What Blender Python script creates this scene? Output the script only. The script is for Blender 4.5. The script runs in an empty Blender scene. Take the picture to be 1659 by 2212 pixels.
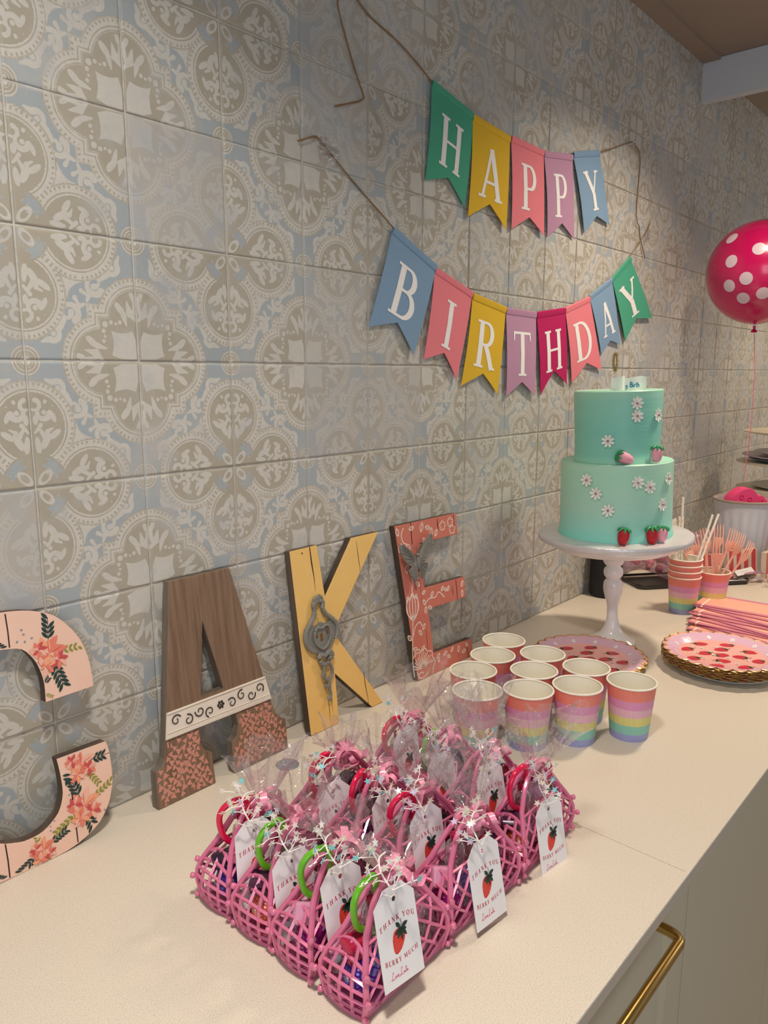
import bpy, bmesh, math, random
import numpy as np
from mathutils import Vector, Matrix, Euler
from mathutils.geometry import tessellate_polygon
PI = math.pi
random.seed(7)
sc = bpy.context.scene

# ---------------------------------------------------------------- camera, world, lights, exposure
cam_d = bpy.data.cameras.new('camera')
cam = bpy.data.objects.new('camera', cam_d)
sc.collection.objects.link(cam)
sc.camera = cam
CAM = Vector((-0.40015, -0.92809, 1.50213))
RR = ((0.6634607, -0.7482095, 0.0015434), (-0.1343064, -0.1211224, -0.9835096), (0.7360582, 0.6523127, -0.1808493))
m = Matrix.Identity(4)
for i in range(3):
    m[i][0] = RR[0][i]; m[i][1] = -RR[1][i]; m[i][2] = -RR[2][i]; m[i][3] = CAM[i]
cam.matrix_world = m
cam_d.sensor_fit = 'VERTICAL'
cam_d.sensor_height = 36.0
cam_d.lens = 1625.15 / 2212 * 36.0
cam_d.clip_start = 0.02

world = bpy.data.worlds.new('world')
sc.world = world
world.use_nodes = True
bg = world.node_tree.nodes['Background']
bg.inputs[0].default_value = (0.88, 0.93, 1.0, 1)
bg.inputs[1].default_value = 0.30

def area(name, loc, target, size, power, color, shape='DISK', sy=None):
    d = bpy.data.lights.new(name, 'AREA')
    d.shape = shape; d.size = size
    if sy: d.size_y = sy
    d.energy = power; d.color = color
    if name == 'ceiling_lamp': d.spread = math.radians(125)
    o = bpy.data.objects.new(name, d)
    sc.collection.objects.link(o)
    o.location = loc
    o.rotation_euler = (Vector(target) - Vector(loc)).to_track_quat('-Z', 'Y').to_euler()
    return o
area('ceiling_lamp', (2.95, -0.62, 2.40), (2.95, -0.60, 0.0), 0.16, 7.2, (1.0, 0.79, 0.56))
area('ceiling_lamp', (1.45, -0.58, 2.40), (1.45, -0.56, 0.0), 0.16, 8.4, (1.0, 0.85, 0.68))
area('ceiling_lamp', (-0.15, -0.62, 2.40), (-0.15, -0.60, 0.0), 0.16, 8.2, (1.0, 0.93, 0.84))
area('window_daylight', (-1.7, -2.3, 1.7), (0.5, -0.1, 1.1), 1.2, 14, (0.84, 0.92, 1.0), 'RECTANGLE', 1.3)
area('far_room_lamp', (3.9, -2.3, 1.9), (1.4, -0.2, 1.2), 0.8, 5, (1.0, 0.84, 0.66))

sc.view_settings.view_transform = 'Standard'
sc.view_settings.look = 'None'
sc.view_settings.gamma = 1.0
sc.view_settings.use_curve_mapping = False
sc.view_settings.exposure = 0.0
sc.cycles.transparent_max_bounces = 24
sc.cycles.use_denoising = True

# ---------------------------------------------------------------- helpers
def srgb(r, g, b):
    f = lambda c: (c / 255 / 12.92) if c / 255 <= 0.04045 else ((c / 255 + 0.055) / 1.055) ** 2.4
    return (f(r), f(g), f(b), 1.0)

class NT:
    def __init__(s, name):
        s.m = bpy.data.materials.new(name); s.m.use_nodes = True
        s.t = s.m.node_tree; s.n = s.t.nodes; s.p = s.n['Principled BSDF']; s.out = s.n['Material Output']
    def add(s, t, **k):
        n = s.n.new(t)
        for a, v in k.items():
            setattr(n, a, v)
        return n
    def link(s, a, b): s.t.links.new(a, b)
    def val(s, sock, v):
        if hasattr(v, 'is_output') or isinstance(v, bpy.types.NodeSocket): s.link(v, sock)
        else: sock.default_value = v
    def math(s, op, a, b=0.0, c=None):
        n = s.add('ShaderNodeMath', operation=op)
        s.val(n.inputs[0], a); s.val(n.inputs[1], b)
        if c is not None: s.val(n.inputs[2], c)
        return n.outputs[0]
    def mix(s, f, a, b, mode='MIX'):
        n = s.add('ShaderNodeMix', data_type='RGBA', blend_type=mode)
        s.val(n.inputs[0], f); s.val(n.inputs[6], a); s.val(n.inputs[7], b)
        return n.outputs[2]
    def coords(s, kind='Object', scale=(1, 1, 1), rot=(0, 0, 0)):
        t = s.add('ShaderNodeTexCoord'); mp = s.add('ShaderNodeMapping')
        s.link(t.outputs[kind], mp.inputs[0]); mp.inputs['Scale'].default_value = scale; mp.inputs['Rotation'].default_value = rot
        return mp.outputs[0]
    def noise(s, vec, scale, detail=3, rough=0.55):
        n = s.add('ShaderNodeTexNoise'); s.link(vec, n.inputs['Vector'])
        n.inputs['Scale'].default_value = scale; n.inputs['Detail'].default_value = detail; n.inputs['Roughness'].default_value = rough
        return n.outputs[0]
    def ramp(s, f, pts, interp='LINEAR'):
        n = s.add('ShaderNodeValToRGB'); r = n.color_ramp; r.interpolation = interp
        while len(r.elements) < len(pts): r.elements.new(0.5)
        for e, (x, c) in zip(r.elements, pts):
            e.position = x; e.color = c if len(c) == 4 else (*c, 1)
        s.val(n.inputs[0], f)
        return n.outputs[0]
    def bump(s, h, strength=0.3, dist=0.002):
        n = s.add('ShaderNodeBump'); n.inputs['Strength'].default_value = strength; n.inputs['Distance'].default_value = dist
        s.link(h, n.inputs['Height']); s.link(n.outputs[0], s.p.inputs['Normal'])
        return n
    def step(s, v, a, b):
        n = s.add('ShaderNodeMapRange'); s.val(n.inputs[0], v)
        n.inputs[1].default_value = a; n.inputs[2].default_value = b
        return n.outputs[0]

def simple(name, col, rough=0.5, metal=0.0, noise=0.06, nscale=30, bump=0.0, coat=0.0, kind='Object', spec=None):
    t = NT(name)
    v = t.coords(kind)
    nz = t.noise(v, nscale)
    k = t.math('MULTIPLY_ADD', nz, 2 * noise, 1 - noise)
    c = t.mix(1.0, col, (1, 1, 1, 1), 'MULTIPLY')
    mm = t.add('ShaderNodeVectorMath', operation='SCALE'); t.link(c, mm.inputs[0]); t.link(k, mm.inputs['Scale'])
    t.link(mm.outputs[0], t.p.inputs['Base Color'])
    t.p.inputs['Roughness'].default_value = rough; t.p.inputs['Metallic'].default_value = metal
    if spec is not None: t.p.inputs['Specular IOR Level'].default_value = spec
    if coat: t.p.inputs['Coat Weight'].default_value = coat; t.p.inputs['Coat Roughness'].default_value = 0.12
    if bump:
        t.bump(t.noise(v, nscale * 4), bump, 0.001)
    return t.m

MESHN = {}
class M:
    """collects geometry for one mesh object"""
    def __init__(s): s.v = []; s.f = []; s.mi = []; s.cur = 0
    def base(s): return len(s.v)
    def face(s, idx): s.f.append(tuple(idx)); s.mi.append(s.cur)
    def box(s, lo, hi, tf=None):
        b = s.base(); x0, y0, z0 = lo; x1, y1, z1 = hi
        pts = [(x0,y0,z0),(x1,y0,z0),(x1,y1,z0),(x0,y1,z0),(x0,y0,z1),(x1,y0,z1),(x1,y1,z1),(x0,y1,z1)]
        s.v += [tuple(tf @ Vector(p)) for p in pts] if tf else pts
        for q in ((0,3,2,1),(4,5,6,7),(0,1,5,4),(1,2,6,5),(2,3,7,6),(3,0,4,7)): s.face([b + i for i in q])
        return s
    def rbox(s, lo, hi, r, n=3, tf=None):
        """box with rounded vertical edges"""
        pts = []
        for cx, cy, a0 in ((hi[0]-r, hi[1]-r, 0), (lo[0]+r, hi[1]-r, 90), (lo[0]+r, lo[1]+r, 180), (hi[0]-r, lo[1]+r, 270)):
            for k in range(n + 1):
                a = math.radians(a0 + 90 * k / n); pts.append((cx + r * math.cos(a), cy + r * math.sin(a)))
        return s.prism(pts, lo[2], hi[2], tf)
    def prism(s, pts, z0, z1, tf=None):
        n = len(pts); b = s.base()
        P = [Vector((x, y, z0)) for x, y in pts] + [Vector((x, y, z1)) for x, y in pts]
        s.v += [tuple(tf @ p) if tf else tuple(p) for p in P]
        s.face([b + i for i in reversed(range(n))]); s.face([b + n + i for i in range(n)])
        for i in range(n): j = (i + 1) % n; s.face([b+i, b+j, b+n+j, b+n+i])
        return s
    def tube(s, pts, r, n=6, closed=False, flat=1.0, up=None):
        pts = [Vector(p) for p in pts]; k = len(pts); b = s.base()
        rs = r if hasattr(r, '__len__') else [r] * k
        prev = None
        for i, p in enumerate(pts):
            if closed: d = pts[(i + 1) % k] - pts[i - 1]
            else: d = pts[min(i + 1, k - 1)] - pts[max(i - 1, 0)]
            if d.length < 1e-9: d = Vector((0, 0, 1))
            d.normalize()
            if prev is None:
                a = Vector(up) if up else (Vector((0, 0, 1)) if abs(d.z) < .9 else Vector((1, 0, 0)))
            else: a = prev
            a = (a - d * a.dot(d))
            if a.length < 1e-6: a = d.orthogonal()
            a.normalize(); prev = a
            c = d.cross(a)
            for j in range(n):
                t = 2 * PI * j / n
                s.v.append(tuple(p + a * (rs[i] * math.cos(t)) + c * (rs[i] * flat * math.sin(t))))
        seg = k if closed else k - 1
        for i in range(seg):
            for j in range(n):
                s.face([b+i*n+j, b+i*n+(j+1)%n, b+((i+1)%k)*n+(j+1)%n, b+((i+1)%k)*n+j])
        if not closed:
            s.face([b + j for j in reversed(range(n))]); s.face([b + (k-1)*n + j for j in range(n)])
        return s
    def lathe(s, prof, n=32, c=(0, 0, 0), tf=None, rf=None, cap=True):
        b = s.base(); k = len(prof)
        for r, z in prof:
            for j in range(n):
                t = 2 * PI * j / n; q = r * (rf(t, r, z) if rf else 1)
                p = Vector((c[0] + q * math.cos(t), c[1] + q * math.sin(t), c[2] + z))
                s.v.append(tuple(tf @ p) if tf else tuple(p))
        for i in range(k - 1):
            for j in range(n):
                s.face([b+i*n+j, b+i*n+(j+1)%n, b+(i+1)*n+(j+1)%n, b+(i+1)*n+j])
        if cap:
            if prof[0][0] > 1e-6: s.face([b + j for j in reversed(range(n))])
            if prof[-1][0] > 1e-6: s.face([b + (k-1)*n + j for j in range(n)])
        return s
    def ball(s, c, r, n=10, sq=(1, 1, 1), tf=None):
        k = max(4, n // 2 + 1)
        prof = [(max(1e-5, math.sin(PI * i / k)), -math.cos(PI * i / k)) for i in range(k + 1)]
        b0 = s.base(); s.lathe(prof, n)
        for i in range(b0, len(s.v)):
            p = Vector((s.v[i][0]*r*sq[0], s.v[i][1]*r*sq[1], s.v[i][2]*r*sq[2]))
            if tf: p = tf @ p
            s.v[i] = tuple(p + Vector(c))
        return s
    def poly(s, outer, fn, d0, d1=None, holes=()):
        """2D outline (with holes) mapped by fn(x, y, depth); d1 given -> solid between depths"""
        rings = [list(outer)] + [list(h) for h in holes]
        tri = tessellate_polygon([[Vector((x, y, 0)) for x, y in r] for r in rings])
        flat = [p for r in rings for p in r]; n = len(flat); b = s.base()
        ar = sum(outer[i][0]*outer[(i+1) % len(outer)][1] - outer[(i+1) % len(outer)][0]*outer[i][1] for i in range(len(outer)))
        s.v += [tuple(fn(x, y, d0)) for x, y in flat]
        for t in tri:
            a, c, d = [flat[i] for i in t]
            o = (c[0]-a[0])*(d[1]-a[1]) - (d[0]-a[0])*(c[1]-a[1])
            t = t if o > 0 else t[::-1]
            s.face([b + i for i in t])
            if d1 is not None: s.face([b + n + i for i in t[::-1]])
        if d1 is not None:
            s.v += [tuple(fn(x, y, d1)) for x, y in flat]
            o = 0
            for r in rings:
                k = len(r)
                for i in range(k):
                    j = (i + 1) % k; s.face([b+o+i, b+n+o+i, b+n+o+j, b+o+j])
                o += k
        return s
    def build(s, name, mats, parent=None, smooth=False, fix=True, loc=None, weld=False):
        me = bpy.data.meshes.new(name); me.from_pydata(s.v, [], s.f)
        mats = mats if isinstance(mats, (list, tuple)) else [mats]
        for a in mats: me.materials.append(a)
        if len(mats) > 1: me.polygons.foreach_set('material_index', s.mi)
        if weld or fix:
            bm = bmesh.new(); bm.from_mesh(me)
            if weld: bmesh.ops.remove_doubles(bm, verts=bm.verts, dist=1e-5)
            bmesh.ops.recalc_face_normals(bm, faces=bm.faces)
            bm.to_mesh(me); bm.free()
        if smooth:
            me.polygons.foreach_set('use_smooth', [True] * len(me.polygons))
            try: me.set_sharp_from_angle(angle=math.radians(42))
            except Exception: pass
        me.update()
        o = bpy.data.objects.new(name, me); sc.collection.objects.link(o)
        if parent: o.parent = parent
        if loc: o.location = loc
        return o

def tag(o, label, cat=None, group=None, kind=None):
    if label: o['label'] = label
    if cat: o['category'] = cat
    if group: o['group'] = group
    if kind: o['kind'] = kind
    return o
def thing(name, label, cat, loc=(0, 0, 0), rz=0.0, group=None, rot=None):
    o = bpy.data.objects.new(name, None); sc.collection.objects.link(o)
    o.empty_display_size = 0.02
    o.location = loc; o.rotation_euler = rot if rot else (0, 0, rz)
    return tag(o, label, cat, group)
def kids(o): return [c for c in bpy.data.objects if c.parent is o]
def dup(root, loc=None, rz=None, label=None, group=None, rot=None):
    r = root.copy(); sc.collection.objects.link(r)
    if loc is not None: r.location = loc
    if rz is not None: r.rotation_euler = (0, 0, rz)
    if rot is not None: r.rotation_euler = rot
    if label: r['label'] = label
    if group: r['group'] = group
    for ch in TREE.get(root.name, []):
        c = ch.copy(); sc.collection.objects.link(c); c.parent = r
        TREE.setdefault(r.name, []).append(c)
        for g in TREE.get(ch.name, []):
            d = g.copy(); sc.collection.objects.link(d); d.parent = c
            TREE.setdefault(c.name, []).append(d)
    return r
TREE = {}
def P(o):
    """remember an object as child of its parent (for dup)"""
    TREE.setdefault(o.parent.name, []).append(o); return o

def catmull(pts, k=5, closed=True):
    n = len(pts); out = []
    rng = range(n) if closed else range(n - 1)
    for i in rng:
        g = lambda j: Vector(pts[j % n]) if closed else Vector(pts[max(0, min(n - 1, j))])
        a, b, c, d = g(i-1), g(i), g(i+1), g(i+2)
        for q in range(k):
            t = q / k
            out.append(tuple(0.5 * ((2*b) + (c-a)*t + (2*a-5*b+4*c-d)*t*t + (3*b-a-3*c+d)*t**3)))
    if not closed: out.append(tuple(pts[-1]))
    return out
def ribbon2d(pts, w):
    """2D polyline -> outline polygon; w may be a list"""
    n = len(pts); L, Rr = [], []
    for i, p in enumerate(pts):
        a = pts[max(0, i-1)]; b = pts[min(n-1, i+1)]
        dx, dy = b[0]-a[0], b[1]-a[1]; l = math.hypot(dx, dy) or 1
        ww = (w[i] if hasattr(w, '__len__') else w) / 2
        L.append((p[0]-dy/l*ww, p[1]+dx/l*ww)); Rr.append((p[0]+dy/l*ww, p[1]-dx/l*ww))
    return L + Rr[::-1]
def arc(cx, cy, rx, ry, a0, a1, n=10):
    return [(cx + rx*math.cos(math.radians(a0+(a1-a0)*i/n)), cy + ry*math.sin(math.radians(a0+(a1-a0)*i/n))) for i in range(n+1)]
def stroke(m, pts, w, fn, d):
    """ribbon as quads (robust for tight curls)"""
    o = ribbon2d(pts, w); n = len(pts); b = m.base()
    m.v += [tuple(fn(x, y, d)) for x, y in o]
    for i in range(n - 1): m.face([b+i, b+i+1, b+2*n-2-i, b+2*n-1-i])

# serif glyphs, unit height: list of (points, width) strokes; widths may be lists
def bowl(cx, cy, rx, ry, a0, a1, thick, thin, n=14):
    p = arc(cx, cy, rx, ry, a0, a1, n)
    w = [thin + (thick-thin)*abs(math.cos(math.radians(a0+(a1-a0)*i/n)))**1.3 for i in range(n+1)]
    return (p, w)
TK, TN, SF = .125, .05, .045
def serif(x, y, h=.13): return ([(x-h, y), (x+h, y)], SF)
e0, e1 = SF/2, 1-SF/2
GLYPH = {
 'H': (.80, [([(.17,0),(.17,1)],TK),([(.63,0),(.63,1)],TK),([(.17,.52),(.63,.52)],TN),serif(.17,e0),serif(.17,e1),serif(.63,e0),serif(.63,e1)]),
 'A': (.76, [([(.12,0),(.37,1)],TN+.015),([(.37,1),(.64,0)],TK),([(.19,.32),(.55,.32)],TN),serif(.12,e0,.11),serif(.64,e0,.13)]),
 'P': (.66, [([(.17,0),(.17,1)],TK),serif(.17,e0,.15),serif(.12,e1,.09),([(.15,.975),(.34,.975)],TN),([(.15,.47),(.34,.47)],TN),bowl(.34,.7225,.20,.2525,90,-90,TK,TN)]),
 'B': (.70, [([(.17,0),(.17,1)],TK),serif(.12,e0,.09),serif(.12,e1,.09),([(.15,.975),(.34,.975)],TN),([(.15,.53),(.36,.53)],TN),([(.15,.025),(.36,.025)],TN),bowl(.34,.7525,.18,.2225,90,-90,TK,TN),bowl(.36,.2775,.23,.2525,90,-90,TK,TN)]),
 'I': (.40, [([(.2,0),(.2,1)],TK),serif(.2,e0,.15),serif(.2,e1,.15)]),
 'R': (.74, [([(.17,0),(.17,1)],TK),serif(.17,e0,.14),serif(.12,e1,.09),([(.15,.975),(.34,.975)],TN),([(.15,.5),(.34,.5)],TN),bowl(.34,.7375,.19,.2375,90,-90,TK,TN),([(.33,.5),(.45,.3),(.60,0)],[TK,TK,TK]),serif(.63,e0,.09)]),
 'T': (.72, [([(.36,0),(.36,1)],TK),serif(.36,e0,.15),([(.04,.97),(.68,.97)],TN),([(.06,1),(.04,.80)],[.05,.03]),([(.66,1),(.68,.80)],[.05,.03])]),
 'D': (.78, [([(.17,0),(.17,1)],TK),serif(.12,e0,.09),serif(.12,e1,.09),([(.15,.975),(.30,.975)],TN),([(.15,.025),(.30,.025)],TN),bowl(.30,.5,.36,.475,90,-90,TK,TN,20)]),
 'Y': (.76, [([(.38,0),(.38,.45)],TK),([(.38,.45),(.12,1)],TK),([(.38,.45),(.64,1)],TN+.01),serif(.38,e0,.14),serif(.13,e1,.12),serif(.64,e1,.10)]),
 'N': (.82, [([(.16,0),(.16,1)],TN+.01),([(.16,1),(.66,0)],TK),([(.66,0),(.66,1)],TN+.01),serif(.16,e0,.11),serif(.12,e1,.09),serif(.66,e1,.11)]),
 'K': (.78, [([(.17,0),(.17,1)],TK),([(.2,.42),(.62,1)],TN+.01),([(.32,.58),(.64,0)],TK),serif(.17,e0),serif(.17,e1),serif(.62,e1,.10),serif(.66,e0,.10)]),
 'O': (.80, [bowl(.4,.5,.31,.475,0,360,TK,TN,28)]),
 'U': (.80, [([(.17,1),(.17,.3)],TK),bowl(.40,.3,.23,.275,180,360,TK,TN),([(.63,.3),(.63,1)],TN+.01),serif(.17,e1),serif(.63,e1,.11)]),
 'E': (.66, [([(.17,0),(.17,1)],TK),([(.05,.975),(.56,.975)],TN),([(.15,.52),(.44,.52)],TN),([(.05,.025),(.58,.025)],TN),([(.56,1),(.57,.80)],[.06,.03]),([(.58,0),(.60,.22)],[.06,.03])]),
 'M': (.95, [([(.15,0),(.15,1)],TN+.01),([(.15,1),(.47,.1)],TK),([(.47,.1),(.79,1)],TN),([(.79,0),(.79,1)],TK),serif(.15,e0,.11),serif(.79,e0,.12),serif(.12,e1,.08),serif(.82,e1,.09)]),
 'C': (.76, [bowl(.42,.5,.33,.475,50,310,TK,TN,22),([(.64,.98),(.64,.72)],[.05,.03])]),
}
def text(m, s, fn, x0, y0, h, d, bold=1.0, gap=.14, center=True, warp=None):
    w = sum(GLYPH[c][0] + gap if c != ' ' else .5 for c in s) - gap
    x = -w/2 if center else 0
    for c in s:
        if c == ' ': x += .5; continue
        gw, st = GLYPH[c]
        for pts, wd in st:
            q = []
            if len(pts) == 2:
                a, b = pts; pts = [a, ((a[0]+b[0])/2, (a[1]+b[1])/2), b]
                wd = [wd]*3 if not hasattr(wd, '__len__') else [wd[0], (wd[0]+wd[1])/2, wd[1]]
            if not hasattr(wd, '__len__'): wd = [wd]*len(pts)
            for px, py in pts:
                X = x0 + (x + px)*h; Y = y0 + py*h
                if warp: X, Y = warp(X, Y)
                q.append((X, Y))
            stroke(m, q, [k*h*bold for k in wd], fn, d)
        x += gw + gap

# ---------------------------------------------------------------- materials of the setting
def tile_material():
    t = NT('patterned_cement_tile')
    a = t.add('ShaderNodeAttribute', attribute_name='pattern')
    sp = t.add('ShaderNodeSeparateColor'); t.link(a.outputs[0], sp.inputs[0])
    oi = t.add('ShaderNodeObjectInfo'); rnd = oi.outputs['Random']
    g = t.add('ShaderNodeNewGeometry'); pos = g.outputs['Position']
    n1 = t.noise(pos, 9, 4, .6); n2 = t.noise(pos, 55, 4, .65); n3 = t.noise(pos, 420, 2, .6); n4 = t.noise(pos, 23, 3, .6)
    edge = t.math('MULTIPLY_ADD', n2, .05, -.025)
    cream = t.step(t.math('ADD', sp.outputs[0], edge), .485, .515)
    tone = t.step(t.math('ADD', sp.outputs[1], edge), .47, .53)
    tan = t.mix(n4, srgb(166, 157, 140), srgb(184, 176, 160)); blue = t.mix(n1, srgb(158, 168, 174), srgb(176, 181, 181))
    # patches of pinkish or plain wash inside the blue
    blue = t.mix(t.step(n4, .56, .70), blue, srgb(182, 178, 170))
    ground = t.mix(tone, tan, blue)
    crm = t.mix(n2, srgb(198, 194, 184), srgb(212, 208, 199))
    full = t.mix(cream, ground, crm)
    wash = t.mix(n1, srgb(180, 178, 172), srgb(196, 188, 180))
    wash = t.mix(t.step(n4, .45, .7), wash, srgb(172, 178, 184))
    # worn print: whole tiles that are washed out, and cloudy wear over all of them
    r2 = t.math('FRACT', t.math('MULTIPLY', rnd, 17.31))
    worn = t.math('MULTIPLY', t.step(r2, .72, 1.0), .75)
    cloud = t.math('MULTIPLY', t.step(t.math('ADD', n1, t.math('MULTIPLY', n4, .5)), .78, 1.0), .85)
    f = t.math('MAXIMUM', worn, cloud)
    col = t.mix(f, full, wash)
    col = t.mix(t.math('MULTIPLY', t.step(n3, .35, .7), .10), col, srgb(150, 145, 136))
    v = t.math('MULTIPLY_ADD', rnd, .10, .95)
    mm = t.add('ShaderNodeVectorMath', operation='SCALE'); t.link(col, mm.inputs[0]); t.link(v, mm.inputs['Scale'])
    t.link(mm.outputs[0], t.p.inputs['Base Color'])
    t.p.inputs['Roughness'].default_value = .55
    t.bump(n2, .15, .001)
    return t.m
MT_TILE = tile_material()

def grout_mat():
    t = NT('grout'); g = t.add('ShaderNodeNewGeometry')
    n = t.noise(g.outputs['Position'], 40, 5, .7); n2 = t.noise(g.outputs['Position'], 6, 2)
    c = t.ramp(n, [(.26, srgb(110, 104, 96)), (.36, srgb(186, 182, 173)), (.7, srgb(214, 210, 200))])
    t.link(c, t.p.inputs['Base Color']); t.p.inputs['Roughness'].default_value = .9
    return t.m
MT_GROUT = grout_mat()

def pattern_field(N):
    g = np.linspace(0, 1, N + 1); U_, V_ = np.meshgrid(g, g, indexing='ij')
    a = np.maximum(U_, V_); b = np.minimum(U_, V_)
    D = lambda x, y: np.hypot(a - x, b - y)
    def ell(cx, cy, rx, ry, ang):
        t = math.radians(ang); x = (a-cx)*math.cos(t)+(b-cy)*math.sin(t); y = -(a-cx)*math.sin(t)+(b-cy)*math.cos(t)
        k = np.hypot(x/rx, y/ry); return (k - 1) * min(rx, ry)
    def cap(x0, y0, x1, y1, r0, r1):
        dx, dy = x1-x0, y1-y0; h = np.clip(((a-x0)*dx+(b-y0)*dy)/(dx*dx+dy*dy), 0, 1)
        return np.hypot(a-x0-h*dx, b-y0-h*dy) - (r0+(r1-r0)*h)
    def arcs(cx, cy, r, a0, a1, w0, w1):
        th = np.degrees(np.arctan2(b-cy, a-cx)); th = (th - a0) % 360; span = (a1-a0) % 360
        h = np.clip(th/span, 0, 1); inside = th <= span
        w = w0+(w1-w0)*h; d = np.abs(D(cx, cy) - r) - w
        e = lambda ang, ww: D(cx+r*math.cos(math.radians(ang)), cy+r*math.sin(math.radians(ang))) - ww
        return np.where(inside, d, np.minimum(e(a0, w0), e(a1, w1)))
    un = lambda *s: np.minimum.reduce(s); it = lambda *s: np.maximum.reduce(s)
    # barbed quatrefoil round (0,0)
    lobe = D(.335, 0) - .275; sq = np.maximum(a, b) - .365
    dq = np.minimum(lobe, sq)
    dm = D(1, .51) - .27                      # medallion on the tile edge
    db = D(1, 1)                               # bow corner
    dr = D(1, 0)                               # ring corner
    band_q = it(.0-dq, dq-.10); band_m = it(-dm, dm-.10)
    cream = np.full_like(a, 1.0)
    # mid ground scrolls
    mid = un(arcs(.605, .375, .068, -20, 235, .007, .024), D(.60, .385)-.021, cap(.60, .365, .625, .335, .016, .008),
             arcs(.765, .205, .052, 60, 300, .007, .020), D(.765, .21)-.017, cap(.655, .335, .715, .235, .013, .015), cap(.69, .27, .735, .30, .015, .004),
             cap(.48, .455, .545, .425, .006, .018), cap(.545, .425, .60, .44, .018, .007), cap(.56, .50, .53, .45, .014, .005), cap(.81, .16, .865, .14, .018, .004), cap(.82, .25, .845, .20, .013, .004),
             cap(.67, .45, .69, .51, .016, .005), cap(.645, .44, .69, .455, .012, .004))
    star = np.abs(a-.625)**.62 + np.abs(b-.625)**.62 - .235
    mid = un(mid, star*.12) - .006
    cream = un(cream, mid)
    # bands: cream with a tan line and a row of dots
    def band(dd, s, c):
        line = np.abs(dd-.024) - .005
        dots = np.hypot(dd-.068, (np.mod(s, .042)-.021)) - .0105
        body = it(-dd, dd-.098)
        rim = np.abs(dd-.094) - .0025
        k = un(it(-dd, dd-.018), it(.030-dd, dd-.050), it(it(.050-dd, dd-.084), -dots), rim)
        return body, k
    th = np.arctan2(b, a-.335); s_q = np.where(lobe < sq, th*.343, np.where(a > b, b, a))
    bq, kq = band(dq, s_q, 0)
    thm = np.arctan2(b-.51, a-1); bmn, km = band(dm, thm*.338, 0)
    # compose: later ones cut the earlier
    outside = it(-(dq-.10), -(dm-.10), -(dr-.11))
    cream = it(cream, outside)
    kq = it(kq, -(dq-.10)*0-1) if False else kq
    cream = un(cream, kq, it(km, -(dq-.10)))
    # ring corner
    kr = un(np.abs(dr-.100)-.007, np.abs(dr-.072)-.006, dr-.03, it(dr-.05, .042-dr))
    cream = np.where(dr < .112, kr, cream)
    # quatrefoil inside
    sag = lambda q: .045*(1-((q-.15)/.15)**2)
    petal = it(.012-b, a-.275+sag(b), b-.275+sag(a), .012-a, sag(b)*.0+.012-b+.35*np.maximum(0, a-.16)**1.0)
    bead = un(D(.300, .300)-.026, D(.318, .245)-.019, D(.308, .200)-.013, D(.322, .160)-.018)
    leaf = un(cap(.34, .0, .40, .06, .012, .03), cap(.40, .06, .50, .085, .034, .006), cap(.36, .03, .52, .0, .012, .022), ell(.545, .03, .05, .022, 20),
              cap(.30, .10, .38, .12, .008, .026), ell(.44, .16, .06, .028, 40), cap(.385, .115, .43, .15, .02, .03))
    inq = un(petal, bead, leaf)
    inq = un(it(inq, dq+.03), np.abs(dq+.012)-.0035)
    cream = np.where(dq < 0, inq, cream)
    # medallion inside: foliage
    fol = un(ell(.895, .63, .075, .030, 62), ell(.962, .665, .075, .024, 96), ell(.815, .58, .062, .026, 35), cap(.95, .52, .90, .60, .012, .022), cap(.88, .555, .83, .53, .018, .008),
             arcs(.90, .40, .052, -60, 170, .014, .026), D(.898, .40)-.02, ell(.97, .46, .04, .022, 90), arcs(.97, .34, .04, 60, 260, .01, .02),
             ell(.82, .44, .045, .02, 110), arcs(.85, .33, .035, 150, 340, .008, .014), cap(.98, .56, .93, .50, .01, .018))
    cream = np.where(dm < 0, it(fol, dm+.025), cream)
    # bow corner
    ang = np.arctan2(b-.83, a-.83); rf = np.hypot(a-.83, b-.83)
    flower = rf - .085*(1+.28*np.cos(8*ang))
    loop = np.abs(ell(.925, .925, .062, .034, 45)) - .009
    cream = np.where(db < .25, un(loop, np.abs(flower)-.003), cream)
    cream = np.where((db >= .25) & (db < .27), 1.0, cream)
    tan = un(dq, dm, db-.26, it(band_q, -(-dq)), band_m, dr-.11)
    tan = un(dq-.1, dm-.1, db-.27, dr-.11)
    tone = np.where((db < .26), -flower, tan)        # >0 blue
    tone = it(tone, np.full_like(a, -1.0))
    return np.clip(.5 - cream*6, 0, 1), np.clip(.5 + tone*6, 0, 1)

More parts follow.
